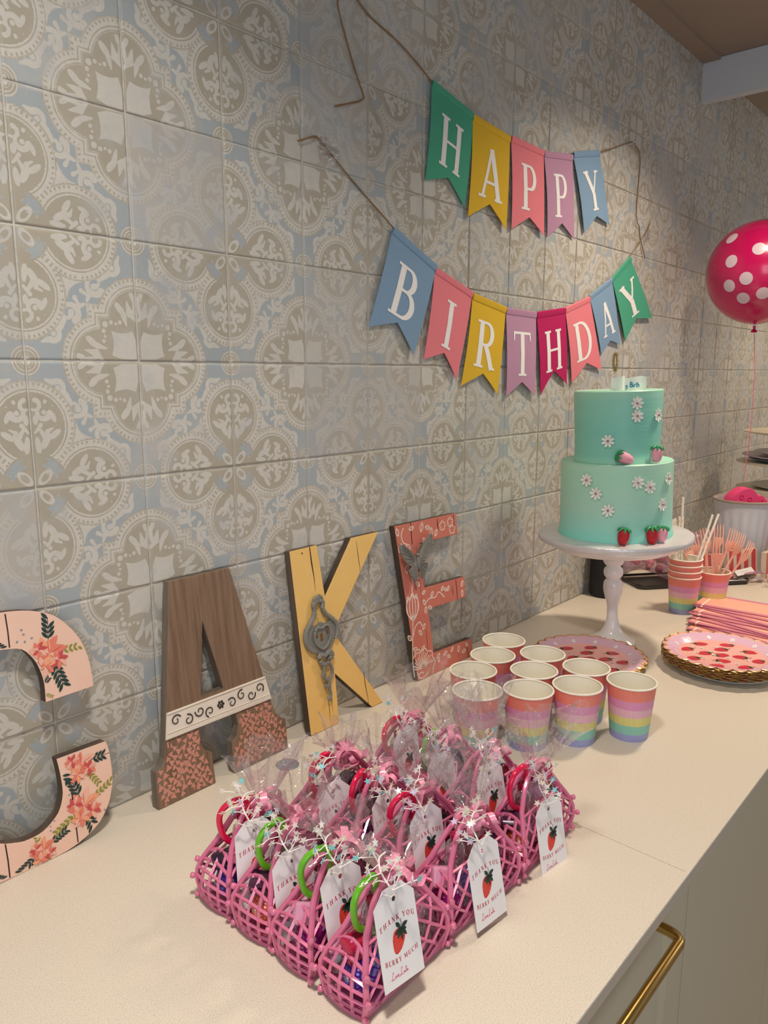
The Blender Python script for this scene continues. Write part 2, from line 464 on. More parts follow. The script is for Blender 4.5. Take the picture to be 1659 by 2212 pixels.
TW, TH = .15, .154
def tile_mesh(N=120):
    w = TW - .0026
    cr, tn = pattern_field(N)
    me = bpy.data.meshes.new('tile')
    g = (np.linspace(0, 1, N + 1) - .5) * w
    X, Z = np.meshgrid(g, g, indexing='ij')
    r = np.minimum(np.minimum(X + w/2, w/2 - X), np.minimum(Z + w/2, w/2 - Z))
    Y = -.0032 + .0012 * np.clip(1 - r/.0022, 0, 1)**2
    v = np.stack([X.ravel(), Y.ravel(), Z.ravel()], 1)
    idx = np.arange((N+1)**2).reshape(N+1, N+1)
    q = np.stack([idx[:-1, :-1].ravel(), idx[1:, :-1].ravel(), idx[1:, 1:].ravel(), idx[:-1, 1:].ravel()], 1)
    # side skirt
    rim = list(idx[:, 0]) + list(idx[-1, 1:]) + list(idx[-2::-1, -1]) + list(idx[0, -2:0:-1])
    nb = len(v); sk = v[rim].copy(); sk[:, 1] = 0
    v = np.vstack([v, sk]); k = len(rim)
    side = [(rim[(i+1) % k], rim[i], nb+i, nb+(i+1) % k) for i in range(k)]
    me.from_pydata(v.tolist(), [], q.tolist() + side)
    at = me.color_attributes.new('pattern', 'FLOAT_COLOR', 'POINT')
    c = np.zeros((len(v), 4)); c[:, 3] = 1
    c[:nb, 0] = cr.ravel(); c[:nb, 1] = tn.ravel(); c[nb:, 0] = 0
    at.data.foreach_set('color', c.ravel())
    me.materials.append(MT_TILE); me.polygons.foreach_set('use_smooth', [True]*len(me.polygons)); me.update()
    return me

# ---------------------------------------------------------------- structure
wall = tag(M().box((-1.2, -.0016, 0.0), (4.4, .10, 2.60)).build('wall_back', MT_GROUT), 'back wall clad in faded patterned square tiles', kind='structure')
tm = tile_mesh()
rt = random.Random(3)
for i in range(-3, 23):
    for k in range(10):
        if i < 0 and k > 8 and False: continue
        o = bpy.data.objects.new('tile', tm); sc.collection.objects.link(o); o.parent = wall
        j = 7 - k                    # grout line index above this tile (odd = quatrefoil / even = bow rows)
        # columns: left line i, right line i+1; quatrefoil sits at odd column line, odd row line
        qx = 1 if (i + 1) % 2 == 1 or (i + 1) % 2 == -1 else -1      # quatrefoil corner on the right (+) or left (-)
        row_top, row_bot = 6 - k, 7 - k                              # grid line numbers counted down from the first row line
        qz = 1 if row_top % 2 == 1 else -1
        # mesh corner (-,-) is the quatrefoil; rotate about y by multiples of 90 degrees (pattern is symmetric on its diagonal)
        rotk = {(-1, -1): 0, (-1, 1): 1, (1, 1): 2, (1, -1): 3}[(qx, qz)]
        o.rotation_euler = (rt.uniform(-.004, .004), rotk * PI/2, rt.uniform(-.004, .004))
        sx, sz = 1.0, TH/TW
        o.scale = (sx, 1, sz) if rotk % 2 == 0 else (sz, 1, sx)
        o.location = (TW * (i + .5), rt.uniform(-.0008, .0), .9 + TH * (k + .5) + .001)

MT_CEIL = simple('ceiling_paint', srgb(156, 140, 126), .7, noise=.03, nscale=6)
MT_BEAM = simple('beam_paint', srgb(205, 210, 218), .6, noise=.02, nscale=6)
ceil = M().box((-1.2, -3.2, 2.432), (4.4, 0, 2.50)).build('ceiling', MT_CEIL)
tag(ceil, 'plain painted ceiling', kind='structure')
tr = M().box((-1.2, -.055, 2.424), (2.093, -.0005, 2.4325)).build('trim_1', MT_CEIL); tag(tr, 'flat ceiling strip along the tiled wall', kind='structure')
bm_ = M().box((2.095, -3.2, 2.317), (2.128, -.001, 2.431)).build('trim_2', MT_BEAM); tag(bm_, 'pale dropped beam crossing the ceiling', kind='structure')
MT_DARK = simple('dark_fixing', srgb(60, 52, 46), .6)
for x, y in ((1.43, -.32), (1.55, -.20)):
    tag(M().lathe([(.0, -.003), (.009, -.003), (.010, 0.001)], 14).build('ceiling_hook', MT_DARK, loc=(x, y, 2.431)),
        'small dark round fixing in the ceiling, %s the beam' % ('closer to' if x > 1.5 else 'farther from'), 'fixing', 'ceiling fixings')
MT_FLOOR = simple('floor_boards', srgb(150, 132, 110), .6, noise=.15, nscale=5)
tag(M().box((-1.2, -3.2, -.05), (4.4, .1, 0)).build('floor', MT_FLOOR), 'floor of the room', kind='structure')

# ---------------------------------------------------------------- worktop
def counter_mat():
    t = NT('speckled_quartz'); g = t.add('ShaderNodeNewGeometry'); p = g.outputs['Position']
    n = t.noise(p, 900, 2, .5); n2 = t.noise(p, 3, 3, .5); n3 = t.noise(p, 420, 2)
    c = t.ramp(n, [(.33, srgb(192, 178, 158)), (.44, srgb(222, 211, 193)), (.62, srgb(228, 217, 200)), (.72, srgb(240, 232, 218))])
    c = t.mix(t.math('MULTIPLY', t.step(n3, .66, .72), .35), c, srgb(180, 164, 144))
    c = t.mix(t.math('MULTIPLY', n2, .16), c, srgb(214, 200, 182))
    t.link(c, t.p.inputs['Base Color']); t.p.inputs['Roughness'].default_value = .34
    t.p.inputs['Specular IOR Level'].default_value = .35
    return t.m
MT_CTR = counter_mat()
HX, HY, HR = .3135, -.0945, .0185
def worktop():
    # slab with a round cable hole: top and bottom faces around the hole, rounded front nose
    m = M(); n = 32
    x0, x1, y0, y1 = -.75, 4.2, -.658, -.0005
    circ = [(HX + HR*math.cos(2*PI*i/n), HY + HR*math.sin(2*PI*i/n)) for i in range(n)]
    fn = lambda x, y, d: (x, y, d)
    m.poly([(x0, y0), (x1, y0), (x1, y1), (x0, y1)], fn, .9, .8995, holes=[circ[::-1]])
    m2 = M()
    prof = [(y0+.0, .9), (y0-.0015, .8995), (y0-.002, .898), (y0-.002, .883), (y0-.0015, .8815), (y0, .881)]
    b = m.base()
    for x in (x0, x1):
        for y, z in prof: m.v.append((x, y, z))
    for i in range(5): m.face([b+i, b+i+1, b+6+i+1, b+6+i])
    m.poly([(x0, y0), (x1, y0), (x1, y1), (x0, y1)], fn, .881, .8815, holes=[circ[::-1]])
    b = m.base()
    for z in (.9, .8815):
        for x, y in circ: m.v.append((x, y, z))
    for i in range(n): m.face([b+i, b+(i+1) % n, b+n+(i+1) % n, b+n+i])
    m.box((x0, y0, .8815), (x0+.001, y1, .8995))
    return m.build('worktop', MT_CTR, weld=True)
wt = worktop(); tag(wt, 'long pale speckled stone worktop along the tiled wall', 'worktop')
hl = M().lathe([(HR-.0012, -.0), (HR-.0012, -.0165), (.0, -.0175)], 28, cap=False).build('cable_cup', simple('hole_liner', srgb(178, 184, 186), .4), wt, smooth=True, loc=(HX, HY, .9))
hl['label'] = 'pale grey lined cable hole'
seam = M().tube([(.478, -.0, .90003), (.472, -.3, .90003), (.468, -.655, .90003)], .00035, 4).build('joint_line', simple('joint', srgb(178, 158, 132), .7), wt)

# base cabinets
MT_CAB = simple('cabinet_paint', srgb(222, 212, 186), .45, noise=.02, nscale=4)
MT_BRASS = simple('brushed_brass', (.62, .40, .13, 1), .22, 1.0, noise=.05)
def cabinet(x0, x1, label, drawer):
    t = thing('base_cabinet', label, 'cabinet', ((x0+x1)/2, -.30, 0), group=None)
    w = (x1-x0)/2
    M().box((-w+.001, -.315, .08), (w-.001, .296, .880)).build('carcass', MT_CAB, t)
    def front(z0, z1, name):
        m = M(); rw = .057; a, b = -w+.0025, w-.0025; yf = -.337; yb = -.316
        m.box((a, yf, z0), (a+rw, yb, z1)); m.box((b-rw, yf, z0), (b, yb, z1)); m.box((a+rw, yf, z1-rw), (b-rw, yb, z1)); m.box((a+rw, yf, z0), (b-rw, yb, z0+rw))
        d = m.build(name, MT_CAB, t)
        pm = M(); pm.box((a+rw-.0002, yf+.008, z0+rw-.0002), (b-rw+.0002, yb, z1-rw+.0002)); pm.build('panel', MT_CAB, d)
        return d
    if drawer:
        d = front(.47, .862, 'drawer'); d2 = front(.10, .464, 'drawer')
        pts = lambda L, z: [(-L, -.337, z), (-L, -.355, z)] + [(-L + .012*(1-math.cos(q)), -.355-.018*math.sin(q)*1.0, z) for q in (.4, .8, 1.2, 1.57)] + [(L-.012*(1-math.cos(q)), -.355-.018*math.sin(q), z) for q in (1.57, 1.2, .8, .4)] + [(L, -.355, z), (L, -.337, z)]
        for dd, z in ((d, .846), (d2, .44)):
            m = M(); m.tube(pts(.15, z), .0065, 10, up=(0, 0, 1)); h = m.build('handle', MT_BRASS, dd, smooth=True); h['label'] = 'polished brass bar handle'
    else:
        front(.10, .862, 'door')
    return t
for x0, x1, lb, dr in ((-.70, .0, 'cream shaker base cabinet hidden below the flower letter', False), (.0, .5445, 'cream drawer cabinet with the brass bar handle', True),
                       (.5445, 1.15, 'cream shaker base cabinet beside the brass-handled drawers', False), (1.15, 1.80, 'cream shaker base cabinet under the right plate stack', False)):
    cabinet(x0, x1, lb, dr)

# ---------------------------------------------------------------- the four standing letters
def wood(name, c1, c2, c3, scale=60, stretch=.05, rough=.6, axis='Z'):
    t = NT(name)
    sv = (scale, scale, scale*stretch) if axis == 'Z' else (scale*stretch, scale, scale)
    v = t.coords('Object', sv); n = t.noise(v, 1.0, 4, .6); n2 = t.noise(t.coords('Object', (9, 9, 4)), 1, 2)
    c = t.ramp(n, [(.3, c1), (.5, c2), (.72, c3)]); c = t.mix(t.math('MULTIPLY', n2, .35), c, c1)
    t.link(c, t.p.inputs['Base Color']); t.p.inputs['Roughness'].default_value = rough
    t.bump(n, .2, .001); return t.m
def scuffed(name, base, alt, under, amount=.66, rough=.6):
    """paint with rubbed patches along the grain"""
    t = NT(name); n = t.noise(t.coords('Object', (120, 120, 14)), 1, 4, .6); n2 = t.noise(t.coords('Object', (22, 22, 22)), 1, 3, .6)
    c = t.mix(n2, base, alt)
    f = t.step(t.math('ADD', n, t.math('MULTIPLY', n2, .45)), amount+.18, amount+.24)
    c = t.mix(t.math('MULTIPLY', f, .8), c, under)
    t.link(c, t.p.inputs['Base Color']); t.p.inputs['Roughness'].default_value = rough; t.bump(n2, .15, .001); return t.m
MT_BWOOD = wood('brown_wood', srgb(108, 84, 66), srgb(134, 106, 84), srgb(152, 126, 102), 150)
MT_EDGE = wood('edge_wood', srgb(60, 46, 38), srgb(88, 70, 58), srgb(112, 94, 80), 30)
MT_EDGEG = wood('grey_edge_wood', srgb(96, 84, 72), srgb(124, 112, 98), srgb(146, 134, 118), 30)
MT_CRACK = simple('crack', srgb(48, 32, 24), .8)
MT_PINKP = scuffed('blush_paint', srgb(240, 196, 172), srgb(246, 208, 188), srgb(176, 120, 92), .74)
MT_YEL = scuffed('yellow_paint', srgb(238, 190, 104), srgb(248, 206, 128), srgb(196, 140, 66), .80)
MT_RED = scuffed('coral_red_paint', srgb(206, 114, 96), srgb(216, 128, 110), srgb(110, 66, 54), .76)
MT_WLINE = simple('white_line_print', srgb(246, 222, 208), .6)
MT_PLASTERW = scuffed('white_wash', srgb(226, 214, 196), srgb(240, 230, 216), srgb(96, 76, 62), .82)
MT_METALG = simple('grey_cast_metal', srgb(136, 134, 126), .55, .15, noise=.25, nscale=60, bump=.3)

def letter_frame(name, label, y0, yt, h):
    """Empty at the foot; local x along the wall, local z up the leaning face, local y = depth behind the face"""
    ang = math.atan2(yt - y0, h)
    t = thing(name, label, 'letter decoration', (0, y0, .9), rot=(-ang, 0, 0)); return t
TKN = .0145
F_ = lambda x, y, d: (x, d, y)          # 2D letter coordinates -> local space
def letter_body(outer, holes, mats, parent, thick=TKN, name='body'):
    m = M(); n0 = 0
    m.poly(outer, F_, 0.0, holes=holes)
    nf = len(m.f)
    m.cur = 1
    rings = [outer] + list(holes)
    for r in rings:
        k = len(r); b = m.base()
        m.v += [(x, 0, y) for x, y in r] + [(x, thick, y) for x, y in r]
        for i in range(k): j = (i+1) % k; m.face([b+i, b+j, b+k+j, b+k+i])
    mb = M(); m.poly(outer, F_, thick, holes=holes)
    o = m.build(name, mats, parent, weld=True)
    mod = o.modifiers.new('edge', 'BEVEL'); mod.width = .0012; mod.segments = 2; mod.limit_method = 'ANGLE'; mod.angle_limit = math.radians(50)
    return o

# --- C
tC = letter_frame('letter_c', 'large wooden letter C in blush pink with painted flowers, cut by the picture edge', -.050, -.0165, .32)
up = [(.0416,.201),(.0412,.2206),(.0392,.240),(.0315,.2662),(.0177,.2886),(.0014,.3053),(-.0196,.3156),(-.0437,.3215),(-.075,.3235),(-.115,.318),(-.155,.300),(-.19,.265),(-.21,.215),(-.215,.16),(-.21,.105),(-.19,.055),(-.155,.020),(-.115,.003),(-.075,.0005),(-.045,.0005),(-.018,.0015),(.0062,.0075),(.0275,.019),(.0412,.0360),(.0475,.0511),(.052,.0714),(.0520,.1065),(.0482,.1228)]
lo_ = [(-.0174,.1238),(-.0153,.104),(-.0151,.0777),(-.0214,.0589),(-.0307,.0488),(-.0455,.0401),(-.0632,.0382),(-.0758,.0405),(-.098,.050),(-.118,.070),(-.132,.105),(-.136,.16),(-.132,.215),(-.118,.250),(-.098,.270),(-.078,.2785),(-.060,.278),(-.0412,.2729),(-.0291,.2575),(-.0233,.2421),(-.0202,.2228),(-.0213,.1996)]
oC = catmull(up, 3, False) + catmull(lo_, 3, False)
letter_body(oC, [], [MT_PINKP, MT_EDGE], tC)
FM = [simple('print_coral', srgb(234, 132, 110), .6), simple('print_peach', srgb(246, 168, 128), .6), simple('print_rose', srgb(206, 82, 84), .6), simple('print_leaf_dark', srgb(36, 62, 58), .6),
      simple('print_leaf_olive', srgb(150, 148, 62), .6), simple('print_blue_sprig', srgb(136, 148, 164), .6), simple('print_blush', srgb(244, 186, 164), .6)]
def inside(x, y, poly):
    c = False; n = len(poly); j = n-1
    for i in range(n):
        xi, yi = poly[i]; xj, yj = poly[j]
        if (yi > y) != (yj > y) and x < (xj-xi)*(y-yi)/(yj-yi)+xi: c = not c
        j = i
    return c
def leafshape(m, x, y, L, w, ang, fn, d, clip=None, n=5, curve=.0):
    c, s = math.cos(ang), math.sin(ang)
    pts = [(L*i/n, w/2*math.sin(PI*i/n)**.8 + curve*L*math.sin(PI*i/n)) for i in range(n+1)] + [(L*i/n, -w/2*math.sin(PI*i/n)**.8 + curve*L*math.sin(PI*i/n)) for i in range(n-1, 0, -1)]
    P_ = [(x+c*a-s*b, y+s*a+c*b) for a, b in pts]
    if clip and not all(inside(px, py, clip) for px, py in P_): return False
    b = m.base(); m.v += [tuple(fn(px, py, d)) for px, py in P_]
    m.face([b+i for i in range(len(P_))]); return True
def bouquet(m, cx, cy, s, clip, seed, fn=F_):
    r = random.Random(seed); d = -.0003
    for k in range(4):        # leaf sprays
        a = seed*1.7 + k*PI/2 + r.uniform(-.3, .3); L = s*1.5
        m.cur = 3 if k % 2 == 0 else 4
        for q in range(5):
            f = .45 + .14*q; px, py = cx+math.cos(a)*L*f, cy+math.sin(a)*L*f
            for sg in (-1, 1): leafshape(m, px, py, s*(.42 if m.cur == 3 else .26), s*.15 if m.cur == 3 else s*.12, a+sg*.75, fn, d - .00002*q, clip)
        stroke_pts = [(cx+math.cos(a)*L*t_, cy+math.sin(a)*L*t_) for t_ in (.2, .6, 1.05)]
        if all(inside(px, py, clip) for px, py in stroke_pts): stroke(m, stroke_pts, s*.025, fn, d)
    m.cur = 5; a = seed*1.7 + .8
    for q in range(7):
        px, py = cx+math.cos(a+.25*(q % 3-1))*s*(1.1+.1*q), cy+math.sin(a+.25*(q % 3-1))*s*(1.1+.1*q)
        leafshape(m, px, py, s*.13, s*.09, q, fn, d, clip)
    for j, (ox, oy, rr, cols) in enumerate(((0, 0, .85, (0, 1, 6)), (-.42, .25, .42, (2, 0, 6)), (.38, -.38, .45, (2, 0, 6)), (-.25, -.5, .5, (1, 6, 0)))):
        dd = d - .0002 - .00025*j
        for ring in range(3):
            nn = 7 - ring; R_ = s*rr*(1-.28*ring)
            for q in range(nn):
                m.cur = cols[(q+ring) % 3]
                a = 2*PI*q/nn + ring*.5 + seed
                leafshape(m, cx+ox*s, cy+oy*s, R_, R_*.42, a, fn, dd - .00006*(ring+1) - .000005*q, clip, curve=.08)
        m.cur = 2
        for q in range(5):
            a = 2*PI*q/5 + .3; leafshape(m, cx+ox*s, cy+oy*s, s*rr*.75, s*rr*.04, a, fn, dd-.00024, clip)
m = M()
for i, (x, y, s) in enumerate(((-.010, .259, .024), (.012, .106, .021), (.010, .050, .023), (-.048, .017, .017), (-.085, .300, .015), (-.028, .215, .010), (-.170, .20, .022), (-.170, .09, .022), (-.12, .02, .014))):
    bouquet(m, x, y, s*1.2, oC, i+1)
m.build('floral_print', FM, tC)
m = M()
for x, y0_, y1_ in ((-.055, .279, .3205), (-.004, .006, .075), (-.090, .002, .045), (-.13, .27, .312), (-.17, .03, .29)):
    stroke(m, [(x, y0_), (x+.0005, (y0_+y1_)/2), (x, y1_)], .0016, F_, -.0002)
m.build('plank_line', MT_CRACK, tC)

# --- A
tA = letter_frame('letter_a', 'large wooden letter A in brown with a white carved band and pink patterned feet', -.056, -.0165, .315)
oA = [(.1684,.3148),(.2737,.3145),(.3158,.1304),(.3237,.0927),(.3314,.0663),(.3400,.0555),(.350,.0494),(.3490,.0005),(.2411,.0005),(.2427,.0502),(.2518,.0554),(.2573,.0719),(.2547,.0912),(.190,.0912),(.1887,.0691),(.1947,.0558),(.2059,.0488),(.2067,.0005),(.1093,.0005),(.1128,.0547),(.1217,.0577),(.1288,.068),(.1339,.0962),(.1399,.1308)]
hA = [(.2163,.2449),(.199,.1363),(.2389,.1358)]
letter_body(oA, [hA], [MT_BWOOD, MT_EDGEG], tA, .016)
band = [(.1330,.0940),(.3245,.0925),(.3165,.1312),(.1395,.1312)]
m = M(); m.poly(band, F_, -.0022, .0)
b = m.build('carved_band', MT_PLASTERW, tA); b['label'] = 'whitewashed carved scroll band'
m = M(); fnb = lambda x, y, d: (x, d, y)
def spiral(m, cx, cy, r, a0, turns, w, sgn=1, fn=F_, d=-.0028):
    p = [(cx + r*(1-.75*t)*math.cos(a0+sgn*t*turns*2*PI), cy + r*(1-.75*t)*math.sin(a0+sgn*t*turns*2*PI)) for t in [i/12 for i in range(13)]]
    m.tube([fn(x, y, d) for x, y in p], [w*(1-.4*i/12) for i in range(13)], 5)
for i, x in enumerate((.152, .172, .192, .209)):
    spiral(m, x, .114+.003*(-1)**i, .0085, .4+i*1.3, 1.1, .0010, (-1)**i)
for i, x in enumerate((.249, .268, .286, .303)):
    spiral(m, x, .114-.003*(-1)**i, .0085, 2.4-i*1.1, 1.1, .0010, -(-1)**i)
for q in range(6):
    a = q*PI/3; m.ball((.229+.0045*math.cos(a), -.0026, .1145+.0045*math.sin(a)), .0022, 6, (1, .5, 1))
m.ball((.229, -.003, .1145), .0018, 6)
m.build('scroll_relief', MT_CRACK, b, smooth=True)
m = M(); m.tube([(.1396, -.0026, .1300), (.3160, -.0026, .1300)], .0013, 5); m.tube([(.137, -.0026, .1025), (.3215, -.0026, .1010)], .0008, 5)
for i in range(48):
    x = .1375 + i*.00388; m.tube([(x-.001, -.0024, .0955), (x+.0012, -.0026, .1005)], .0008, 4)
m.build('rope_edging', MT_PLASTERW, b)
# pink zigzag print on the feet
MT_APINK = simple('pink_block_print', srgb(206, 142, 124), .6, noise=.12, nscale=300)
m = M(); r = random.Random(5)
for (cx, cy) in ((.157, .045), (.298, .045)):
    for ring in range(7):
        R_ = .007 + .0095*ring; nn = 6 + 6*ring
        for q in range(nn):
            a = 2*PI*q/nn + .2*ring
            # diamond-shaped rings of teeth
            k = 1/(abs(math.cos(a))+abs(math.sin(a))) ; x, y = cx+R_*k*math.cos(a)*1.25, cy+R_*k*math.sin(a)*1.25
            sz = .0050 if ring % 2 else .0062
            aa = round(a/(PI/2))*PI/2 + (PI/4 if q % 3 else -PI/4)
            tri = [(x+sz*math.cos(aa+t), y+sz*math.sin(aa+t)) for t in (0, 2.2, -2.2)]
            if all(inside(px, py, oA) and py < .0925 for px, py in tri):
                b0 = m.base(); m.v += [F_(px, py, -.0002) for px, py in tri]; m.face([b0, b0+1, b0+2])
    for q in range(26):
        x = cx + r.uniform(-.05, .05); y = cy + r.uniform(-.045, .045); w_ = r.uniform(.0008, .002); h_ = r.uniform(.004, .012)
        tri = [(x-w_, y-h_/2), (x+w_, y-h_/2), (x+w_*.5, y+h_/2), (x-w_*.6, y+h_/2)]
        if all(inside(px, py, oA) and py < .0925 for px, py in tri):
            b0 = m.base(); m.v += [F_(px, py, -.00025) for px, py in tri]; m.face([b0, b0+1, b0+2, b0+3])
m.build('zigzag_print', MT_APINK, tA)

# --- K
tK = letter_frame('letter_k', 'large wooden letter K in yellow with a grey metal lock plate', -.055, -.0165, .318)
oK = [(.3948,.3179),(.4565,.3185),(.4638,.2289),(.5395,.3172),(.6126,.3172),(.4858,.1739),(.4814,.1523),(.5827,.0005),(.5532,.0005),(.4698,.0883),(.4682,.0005),(.4009,.0005)]
letter_body(oK, [], [MT_YEL, MT_EDGE], tK)
m = M()
for pts, w in (([(.4395,.3175),(.4405,.290),(.4430,.262),(.4425,.240)], [.0018,.0028,.0014,.0003]), ([(.5520,.3100),(.5530,.285),(.5550,.262),(.5545,.250)], [.0005,.0014,.001,.0002]),
               ([(.5400,.0700),(.5410,.045),(.5440,.022),(.5445,.008)], [.0012,.0016,.0009,.0009]), ([(.4480,.0480),(.4478,.03),(.4475,.012)], [.0006,.0012,.0004]), ([(.4560,.060),(.4558,.04),(.4555,.024)], [.0005,.0008,.0003]),
               ([(.4420,.1950),(.4424,.18),(.4425,.17)], [.0006,.0010,.0004])):
    stroke(m, pts, w, F_, -.0002)
m.poly([(.4215+.0016*math.cos(q*PI/4), .3100+.0016*math.sin(q*PI/4)) for q in range(8)], F_, -.0002)
m.build('crack', MT_CRACK, tK)
# ornate lock plate
m = M(); d = -.0045
shield = catmull([(.4425,.129),(.4300,.1370),(.4180,.1480),(.4110,.1620),(.4120,.1760),(.4220,.1870),(.4330,.1830),(.4425,.1880),(.4540,.1830),(.4660,.1860),(.4760,.1740),(.4770,.1600),(.4690,.1460),(.4570,.1360)], 4)
m.poly(shield, F_, d, .0)
kh = M()
plate = m.build('lock_plate', MT_METALG, tK); plate['label'] = 'grey cast metal lock plate with keyhole'
m = M()
def rope(pts, r, dz=-.005):
    q = catmull([(x, y) for x, y in pts], 4, False)
    m.tube([(x, dz, y) for x, y in q], [r*(.75+.35*abs(math.sin(i*1.4))) for i in range(len(q))], 7)
rope([(.4400,.226),(.4310,.221),(.4320,.212),(.4280,.200),(.4180,.190),(.4080,.178),(.4060,.164),(.4120,.150),(.4230,.141)], .0042)
rope([(.4430,.226),(.4520,.221),(.4500,.212),(.4560,.200),(.4680,.190),(.4790,.178),(.4800,.164),(.4740,.152)], .0042)
rope([(.4400,.233),(.4345,.229),(.4370,.223),(.4420,.2265),(.4480,.223),(.4500,.229),(.4440,.233)], .0035)
rope([(.4270,.176),(.4250,.160),(.4330,.148),(.4430,.142),(.4540,.148),(.4620,.160),(.4610,.176),(.4520,.181),(.4430,.178),(.4340,.181),(.4270,.176)], .0025, -.0065)
rope([(.4300,.127),(.4360,.133),(.4460,.129),(.4560,.134),(.4620,.128),(.4590,.121),(.4520,.124)], .0045)
rope([(.4330,.124),(.4370,.117),(.4450,.114),(.4520,.116)], .0040)
rope([(.4410,.116),(.4400,.104),(.4360,.095),(.4430,.088),(.4480,.082),(.4440,.074),(.4400,.079)], .0034)
rope([(.4520,.116),(.4580,.106),(.4580,.094),(.4500,.085),(.4490,.070),(.4500,.060),(.4460,.052)], .0032)
m.ball((.4460, -.0055, .0530), .0052, 8, (1, .6, 1)); m.ball((.4590, -.0055, .1290), .0055, 8, (1, .6, 1)); m.ball((.4415, -.0055, .2295), .0050, 8, (1, .6, 1))
m.build('scrollwork', MT_METALG, plate, smooth=True)
m = M(); m.poly([(.4425+.0032*math.cos(t), .1660+.0032*math.sin(t)) for t in [math.radians(-60+300*i/12) for i in range(13)]] + [(.4395, .1560), (.4455, .1560)], F_, -.0054, -.0030)
m.poly(catmull([(.4310,.172),(.4340,.168),(.4335,.162),(.4295,.167)], 3), F_, -.0050, -.003)
m.poly(catmull([(.4560,.173),(.4590,.166),(.4555,.164),(.4530,.170)], 3), F_, -.0050, -.003)
m.build('keyhole', simple('keyhole_gap', srgb(120, 82, 36), .7), plate)

# --- E
tE = letter_frame('letter_e', 'large wooden letter E in coral red with white line flowers and grey butterfly', -.044, -.0165, .318)
oE = [(.6578,.3190),(.8544,.3175),(.8580,.2725),(.7309,.2745),(.7389,.1830),(.8725,.1787),(.8747,.1340),(.7460,.1374),(.7548,.0440),(.8865,.0400),(.8930,.0005),(.7009,.0005)]
letter_body(oE, [], [MT_RED, MT_EDGE], tE)
m = M(); W_ = .0024
def vine(pts, w=W_):
    stroke(m, catmull(pts, 5, False), w, F_, -.00025)
def oleaf(x, y, L, a):   # outlined leaf
    L *= 1.2
    c, s = math.cos(a), math.sin(a); n = 8
    e = lambda sg: [(x+c*L*i/n-s*sg*L*.26*math.sin(PI*i/n), y+s*L*i/n+c*sg*L*.26*math.sin(PI*i/n)) for i in range(n+1)]
    for sg in (-1, 1): stroke(m, e(sg), W_*.8, F_, -.00025)
    stroke(m, [(x, y), (x+c*L*.5, y+s*L*.5), (x+c*L*.85, y+s*L*.85)], W_*.5, F_, -.00026)
vine([(.690,.012),(.688,.040),(.690,.075),(.694,.110),(.697,.145)]); vine([(.694,.095),(.702,.112),(.716,.118),(.722,.108)]); vine([(.690,.05),(.700,.064),(.711,.062),(.716,.052)])
vine([(.684,.312),(.676,.300),(.680,.285),(.690,.279)]); vine([(.698,.214),(.703,.200),(.698,.186),(.704,.172)]); vine([(.735,.150),(.750,.158),(.770,.157),(.782,.165),(.800,.150)])
# tulip
for k in (-2, -1, 0, 1, 2):
    stroke(m, catmull([(.697, .128), (.697+.010*k*.8, .142), (.697+.009*k, .160), (.697+.0045*k, .178-.002*abs(k))], 4, False), W_, F_, -.00026)
vine([(.682,.140),(.679,.160),(.684,.176),(.690,.168),(.697,.180),(.704,.168),(.710,.176),(.714,.160),(.711,.140),(.697,.126),(.682,.140)])
# big open bloom low down
for k in range(14):
    a = math.radians(8+164*k/13); R_ = .033*(1-.12*(k % 2)); cx, cy = .719, .024
    vine([(cx, cy), (cx+R_*.55*math.cos(a+.12), cy+R_*.55*math.sin(a+.12)), (cx+R_*math.cos(a), cy+R_*math.sin(a))], W_*.9)
ring = [(.719+.036*(1+.08*math.cos(9*math.radians(t)))*math.cos(math.radians(t)), .026+.034*(1+.08*math.cos(9*math.radians(t)))*math.sin(math.radians(t))) for t in range(-40, 221, 10)]
ring = [p for p in ring if inside(p[0], p[1], oE)]
stroke(m, ring, W_, F_, -.00025)
vine([(.700,.020),(.706,.006),(.720,.004),(.734,.010)]); vine([(.703,.012),(.712,.016),(.72,.012)])
for x, y, L, a in ((.668,.298,.014,1.9),(.676,.283,.016,-2.1),(.690,.279,.014,-.9),(.700,.306,.012,.2),(.672,.268,.014,.3),(.735,.296,.016,1.2),(.750,.304,.013,-.3),(.742,.284,.013,-1.2),(.768,.282,.015,1.5),(.780,.280,.013,1.1),
                   (.716,.205,.013,.9),(.722,.190,.012,2.4),(.686,.222,.016,1.4),(.728,.172,.010,.4),(.730,.160,.012,-1.0),(.738,.145,.012,-1.7),(.745,.142,.011,-.4),(.756,.160,.011,.9),(.790,.165,.010,.8),(.800,.168,.010,-.5),(.812,.160,.010,1.2),
                   (.866,.172,.012,-2.0),(.862,.152,.012,-1.6),(.688,.088,.013,2.3),(.692,.070,.012,-.4),(.712,.102,.012,-.9),(.724,.100,.012,.9),(.716,.058,.012,.7),(.764,.030,.011,.6),(.772,.020,.010,2.0),(.786,.030,.012,.4),(.800,.026,.010,-.6),(.812,.030,.010,.8),(.838,.022,.012,1.4),(.850,.018,.012,.2),(.872,.026,.010,2.2)):
    oleaf(x, y, L, a)
for cx, cy in ((.806,.298),(.832,.302),(.838,.286)):
    for k in range(5):
        a = k*2*PI/5+.3
        stroke(m, [(cx+.0055*math.cos(a)+.0042*math.cos(t), cy+.0055*math.sin(a)+.0042*math.sin(t)) for t in [a-2.0+4.0*i/8 for i in range(9)]], W_*.8, F_, -.00025)
m.build('white_flower_print', MT_WLINE, tE)
m = M()
